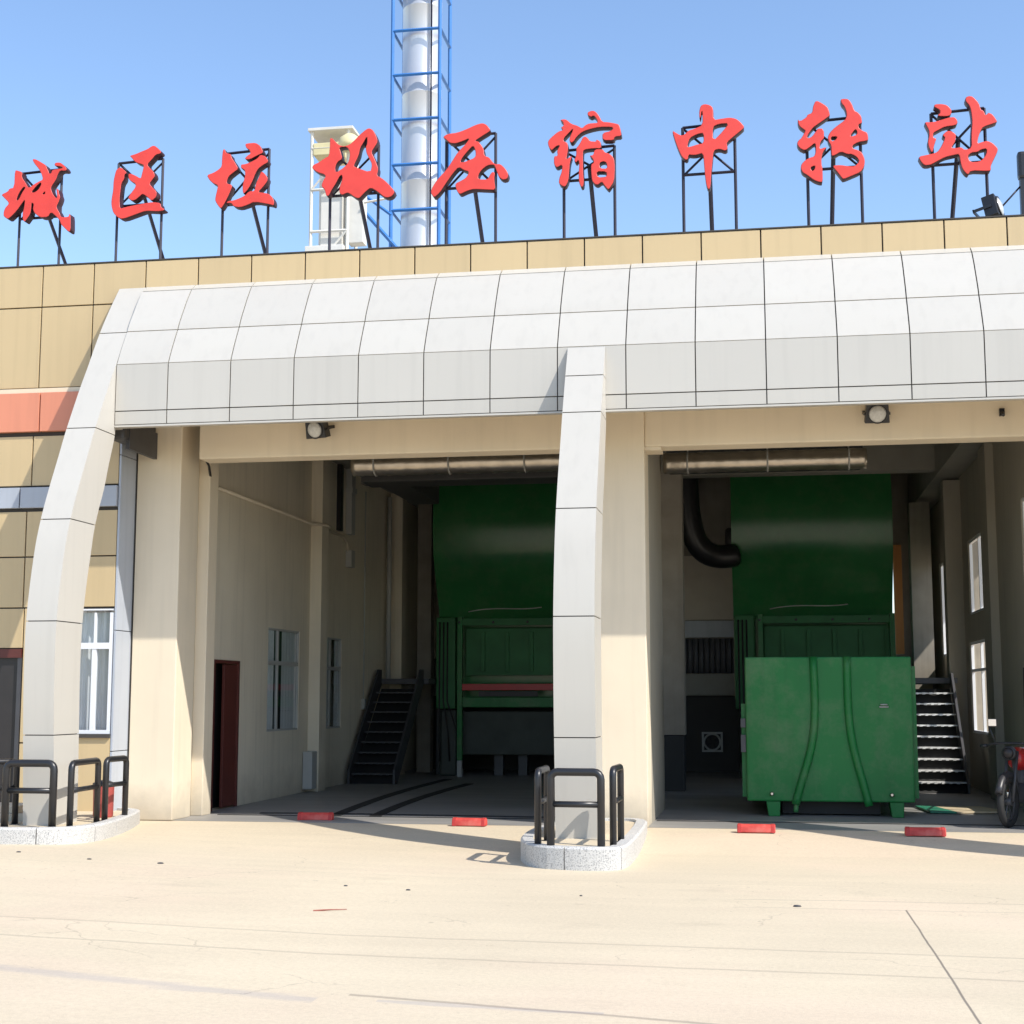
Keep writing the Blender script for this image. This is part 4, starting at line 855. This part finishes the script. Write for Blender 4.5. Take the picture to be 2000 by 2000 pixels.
ribbon([(-5.75, 1.0), (-6.0, 3.5), (-6.2, 6.5), (-6.1, 10.0)], .16, 'dark strip sweeping back along the left bay floor, nearer the wall')
ribbon([(-5.2, 1.1), (-5.4, 3.2), (-5.5, 5.6), (-5.4, 8.6)], .16, 'dark strip sweeping back along the left bay floor, nearer the middle')
ribbon([(-6.9, 1.35), (-5.6, 1.5), (-4.2, 1.3), (-2.2, 1.25)], .12, 'dark strip running across the left bay just inside the threshold')
t = thing('switch_box', (-7.66, 9.5, 1.6), 'small pale switch box on the left bay wall above the stairs', 'switch box')
MB().box(-7.699, -7.64, 9.42, 9.58, 1.35, 1.55, bev=.006).build('box', M['greyplastic'], t)
MB().tube([(-7.68, 9.5, 1.55), (-7.68, 9.5, 5.6)], .014, 6).build('conduit', M['greyplastic'], t)
t = thing('corner_pipe', (-7.55, 10.9, 3.8), 'pale vertical pipe in the corner behind the left stairs', 'pipe')
MB().tube([(-7.6, 11.1, 1.9), (-7.6, 11.1, 5.7)], .05, 10).build('pipe', M['greyplastic'], t)
t = thing('twig', (-3.47, -6.9, -.1), 'small reddish twig lying on the open yard', 'twig')
MB().tube([(-3.58, -6.93, -.092), (-3.5, -6.90, -.088), (-3.44, -6.88, -.086), (-3.34, -6.80, -.092)], .008, 5, r1=.003).build('twig', mat('twig', (.30, .10, .07), .8), t)
for x, y, r_, lab in ((-7.7, -3.9, .016, 'small dark pebble in front of the left kerb, leftmost on the yard'), (-6.75, -4.25, .015, 'small dark pebble on the yard below the left pillar'), (-5.95, -4.35, .020, 'dark flat pebble on the yard below the lit jamb of the left bay'),
                      (-3.75, -5.4, .014, 'small dark pebble right of the twig'), (-3.15, -5.5, .016, 'small dark pebble on the yard left of the middle kerb'), (-1.6, -5.6, .013, 'tiny pebble in front of the middle kerb island'), (.22, -5.95, .022, 'upright dark stone chip on the yard before the container')):
    z = gz(x, y)
    p = MB(); p.lathe([(r_ * .4, -r_ * .3), (r_, 0), (r_ * .8, r_ * .4), (r_ * .25, r_ * .55)], (x, y, z + .003), 'z', 7, sx=random.uniform(1, 2))
    tag(p.build('pebble', M['steel']), lab, 'pebble', 'loose pebbles on the yard')

# ================================================================ SIGN CHARACTERS
def chaikin(p, n=1):
    for _ in range(n):
        q = []
        for i, a in enumerate(p):
            b = p[(i + 1) % len(p)]; q += [(a[0] * .78 + b[0] * .22, a[1] * .78 + b[1] * .22), (a[0] * .22 + b[0] * .78, a[1] * .22 + b[1] * .78)]
        p = q
    return p
CH = '城区垃圾压缩中转站'; ORD = ['first', 'second', 'third', 'fourth', 'fifth', 'sixth', 'seventh', 'eighth', 'ninth']
EX = ['at the left end of the row', 'shaped like an open box round a cross', 'with a dot over two slanted strokes', 'in front of the pale tower', 'beside the tall steel chimney', 'with the most crowded strokes', 'with one long centre stroke', 'made of two curly halves', 'at the right end of the row']
for k, (nm, cxx, hw, zt, zr, bt, bb, polys) in enumerate(SIGNS):
    t = thing('sign_character', (cxx, -.2, 7.37), 'red 3D character %s on a black rooftop frame, %s' % (CH[k], EX[k]), 'sign character', 'red sign characters along the parapet')
    cu = bpy.data.curves.new('c', 'CURVE'); cu.dimensions = '2D'; cu.fill_mode = 'BOTH'; cu.extrude = .062; cu.bevel_depth = .008; cu.offset = -.009; cu.bevel_resolution = 1
    for pl_ in polys:
        q = chaikin([(a / 100, b / 100) for a, b in pl_])
        s = cu.splines.new('POLY'); s.points.add(len(q) - 1); s.use_cyclic_u = True
        for i, (a, b) in enumerate(q): s.points[i].co = (a, b, 0, 1)
    co = bpy.data.objects.new('c', cu); COL.objects.link(co)
    dg = bpy.context.evaluated_depsgraph_get(); me = bpy.data.meshes.new_from_object(co.evaluated_get(dg))
    bpy.data.objects.remove(co); bpy.data.curves.remove(cu)
    me.name = 'character'
    for v in me.vertices: v.co = Vector((v.co.x + cxx, -.25 - v.co.z, v.co.y + 7.3))
    me.flip_normals()
    me.materials.clear(); me.materials.append(M['signred']); me.materials.append(M['signside'])
    for p in me.polygons: p.material_index = 0 if abs(p.normal.y) > .6 else 1
    o = bpy.data.objects.new('character', me); COL.objects.link(o); o.parent = t; o.matrix_parent_inverse = Matrix.Translation(-t.location)
    y = -.16; a, b = cxx - hw / 1, cxx + hw / 1
    a, b = cxx - hw, cxx + hw
    w_ = .028
    for q in (((a, y, 7.36), (a, y, zt)), ((b, y, 7.36), (b, y, zt + .03))): MB().bar(*q, w_).build('upright', M['signframe'], t)
    for q in (((a, y + .002, zt), (b, y + .002, zt + .03)), ((a, y + .002, zr), (b, y + .002, zr + .01))): MB().bar(*q, w_).build('cross_rail', M['signframe'], t)
    for q in (((a, y + .02, zt), (b, y + .02, zr)), ((b, y + .03, zt), (a, y + .03, zr))): MB().bar(*q, w_ * .8).build('diagonal', M['signframe'], t)
    f = MB(); f.bar((cxx, y, (zt + zr) / 2), (cxx + bb[0] * .35, 1.1, 6.95), .040); f.build('back_strut', M['signframe'], t)

# ================================================================ CHIMNEY
t = thing('chimney', (-10.4, 25.6, 0), 'tall silver steel chimney inside a blue lattice tower', 'chimney')
H0 = 28
st = [(.63, 0)]
z = 9.0
while z < H0: st += [(.63, z - .02), (.634, z - .015), (.634, z + .015), (.63, z + .02)]; z += 2.9
st.append((.63, H0))
MB().lathe(st, (-10.44, 25.78, 0), 'z', 48).build('flue', M['stack'], t)
X0, X1, Y0, Y1 = -11.22, -9.69, 25.0, 26.5
for x in (X0, X1):
    for yy in (Y0, Y1): MB().bar((x, yy, 0), (x, yy, H0), .085).build('corner_post', M['blue'], t)
rg = MB(); zs = [16.65 + 1.47 * i for i in range(-9, 8)]
for z in zs:
    for a, b in (((X0, Y0), (X1, Y0)), ((X1, Y0), (X1, Y1)), ((X0, Y0), (X0, Y1))): rg.bar((a[0], a[1], z), (b[0], b[1], z), .075)
    rg.build('ring_beam', M['blue'], t); rg = MB()
MB().tube([(-10.0, 25.15, 0), (-10.0, 25.15, H0)], .028, 6).build('downlead', M['signframe'], t)
MB().bar((-12.45, 24.7, 17.1), (-10.95, 25.0, 15.35), .09).build('brace', M['blue'], t); MB().bar((-12.45, 24.7, 17.45), (-11.2, 24.95, 16.5), .07).build('brace', M['blue'], t)
# pale plant tower
t = thing('plant_tower', (-11.7, 20, 0), 'pale grey plant tower with a platform behind the fourth character', 'tower')
MB().box(-11.95, -11.35, 20, 20.6, 0, 16.2, bev=.02).build('duct_casing', M['pale'], t)
for x, y in ((-12.2, 19.9), (-11.15, 19.9), (-12.2, 20.8), (-11.15, 20.8)): MB().bar((x, y, 12), (x, y, 17.3), .07).build('tower_post', M['pale'], t)
for z in (13.2, 14.4, 15.6, 16.8): MB().bar((-12.2, 19.88, z), (-11.15, 19.88, z), .06).build('tower_rail', M['pale'], t)
for z in (13.2, 15.6): MB().bar((-12.2, 19.87, z), (-11.15, 19.87, z + 1.2), .045).build('tower_brace', M['pale'], t)
MB().box(-12.3, -11.0, 19.8, 20.9, 17.3, 17.38, bev=.01).build('platform', M['pale'], t)
MB().box(-12.15, -11.3, 19.85, 20.8, 16.6, 16.95, bev=.02).build('hopper_head', M['yellow'], t)
MB().lathe([(.30, 16.65), (.33, 16.78), (.28, 16.95), (.14, 17.06), (.02, 17.1)], (-11.05, 19.7, 0), 'z', 20).build('cap', M['yellow'], t)
MB().box(-12.3, -11.2, 19.7, 20.8, 13.2, 13.95, bev=.02).build('plinth', M['pale'], t)
MB().box(-11.2, -10.75, 20.1, 20.5, 14.1, 15.9, bev=.02).build('side_casing', M['pale'], t)
MB().bar((-10.7, 20.0, 15.2), (-9.9, 20.0, 15.3), .05).build('pipe_arm', M['pale'], t)

# ================================================================ MOTORCYCLE
t = thing('motorcycle', (0, 0, 0), 'dark motorcycle with a red tank parked inside the right bay', 'motorcycle')
def wheel(x, nm):
    wl_ = MB(); wl_.tube([(x + .27 * math.cos(q), 0, .31 + .27 * math.sin(q)) for q in [2 * math.pi * j / 32 for j in range(32)]], .045, 10, closed=True)
    o = wl_.build(nm, M['tyre'], t)
    rim = MB(); rim.tube([(x + .22 * math.cos(q), 0, .31 + .22 * math.sin(q)) for q in [2 * math.pi * j / 32 for j in range(32)]], .014, 6, closed=True)
    for j in range(6):
        q = j * math.pi / 3; rim.tube([(x + .03 * math.cos(q), 0, .31 + .03 * math.sin(q)), (x + .22 * math.cos(q), 0, .31 + .22 * math.sin(q))], .010, 5)
    rim.lathe([(.05, -.05), (.05, .05)], (x, 0, .31), 'y', 14); rim.build('rim', M['steel'], o)
wheel(.65, 'front_wheel'); wheel(-.62, 'rear_wheel')
MB().tube([(.65, .06, .31), (.42, .06, .92)], .022, 8).tube([(.65, -.06, .31), (.42, -.06, .92)], .022, 8).build('fork', M['steel'], t)
MB().tube([(.65 + .33 * math.cos(q), 0, .31 + .33 * math.sin(q)) for q in [R(20 + 14 * j) for j in range(9)]], .05, 8).build('front_mudguard', M['bodyplastic'], t)
MB().tube(bez([(.30, .36, .98), (.38, .22, 1.04), (.42, 0, 1.0), (.38, -.22, 1.04), (.30, -.36, .98)], 16), .014, 8).tube([(.30, .36, .98), (.25, .46, .97)], .022, 8).tube([(.30, -.36, .98), (.25, -.46, .97)], .022, 8).build('handlebar', M['bodyplastic'], t)
MB().lathe([(.03, -.06), (.085, .0), (.09, .06), (.07, .075)], (.50, 0, .90), 'x', 18).build('headlight', M['bodyplastic'], t)
MB().lathe([(.07, .0), (.05, .02), (.005, .03)], (.575, 0, .90), 'x', 18).build('headlight_glass', M['glass'], t)
for s in (-1, 1):
    mo = MB(); mo.tube([(.34, .24 * s, 1.03), (.33, .32 * s, 1.22)], .008, 6); mo.box(.31, .335, .27 * s - .06, .27 * s + .06, 1.22, 1.32, bev=.01); o = mo.build('mirror', M['bodyplastic'], t)
    MB().box(.336, .338, .27 * s - .05, .27 * s + .05, 1.228, 1.312).build('mirror_glass', M['mirror'], o)
tk = MB(); tk.lathe([(.02, -.26), (.11, -.2), (.145, -.02), (.15, .1), (.10, .22), (.02, .26)], (.12, 0, .82), 'x', 18); tk.build('fuel_tank', M['tank'], t)
MB().prism([(-.70, .80), (-.62, .88), (-.12, .80), (-.05, .74), (-.15, .70), (-.60, .74)], -.12, .12, 'y').build('seat', M['bodyplastic'], t, bevel=.02)
MB().prism([(-.55, .72), (-.15, .70), (-.10, .52), (-.45, .56)], -.13, .13, 'y').build('side_cover', M['tank'], t, bevel=.02)
MB().box(-.12, .28, -.12, .12, .28, .52, bev=.04).lathe([(.09, .45), (.10, .5), (.10, .68), (.08, .70)], (.14, 0, 0), 'z', 14).build('engine', M['steel'], t)
MB().tube([(.42, 0, .88), (.30, 0, .45), (.2, 0, .30), (-.2, 0, .30), (-.62, 0, .31)], .025, 8).tube([(.40, 0, .85), (-.1, 0, .72), (-.55, 0, .72)], .02, 8).tube([(-.62, .08, .31), (-.45, .09, .70)], .022, 8).tube([(-.62, -.08, .31), (-.45, -.09, .70)], .022, 8).build('frame', M['steel'], t)
MB().tube([(.26, -.12, .42), (.15, -.16, .26), (-.3, -.17, .27), (-.85, -.17, .36)], .032, 10).build('exhaust', M['chrome'], t)
MB().tube([(-.05, .1, .30), (-.12, .26, .02)], .012, 6).build('side_stand', M['steel'], t)
t.location = (3.22, 1.30, 0); t.rotation_euler = (0, 0, R(-118))
# small pipe on the right pilaster
t = thing('wall_pipe', (3.5, 3.2, 1.2), 'thin dark pipe bent along the right bay wall above the motorcycle', 'pipe')
MB().tube([(3.57, 3.15, 2.0), (3.57, 3.2, 1.45), (3.57, 2.4, 1.62), (3.57, 1.0, 1.95)], .018, 6).build('pipe', M['steel'], t)
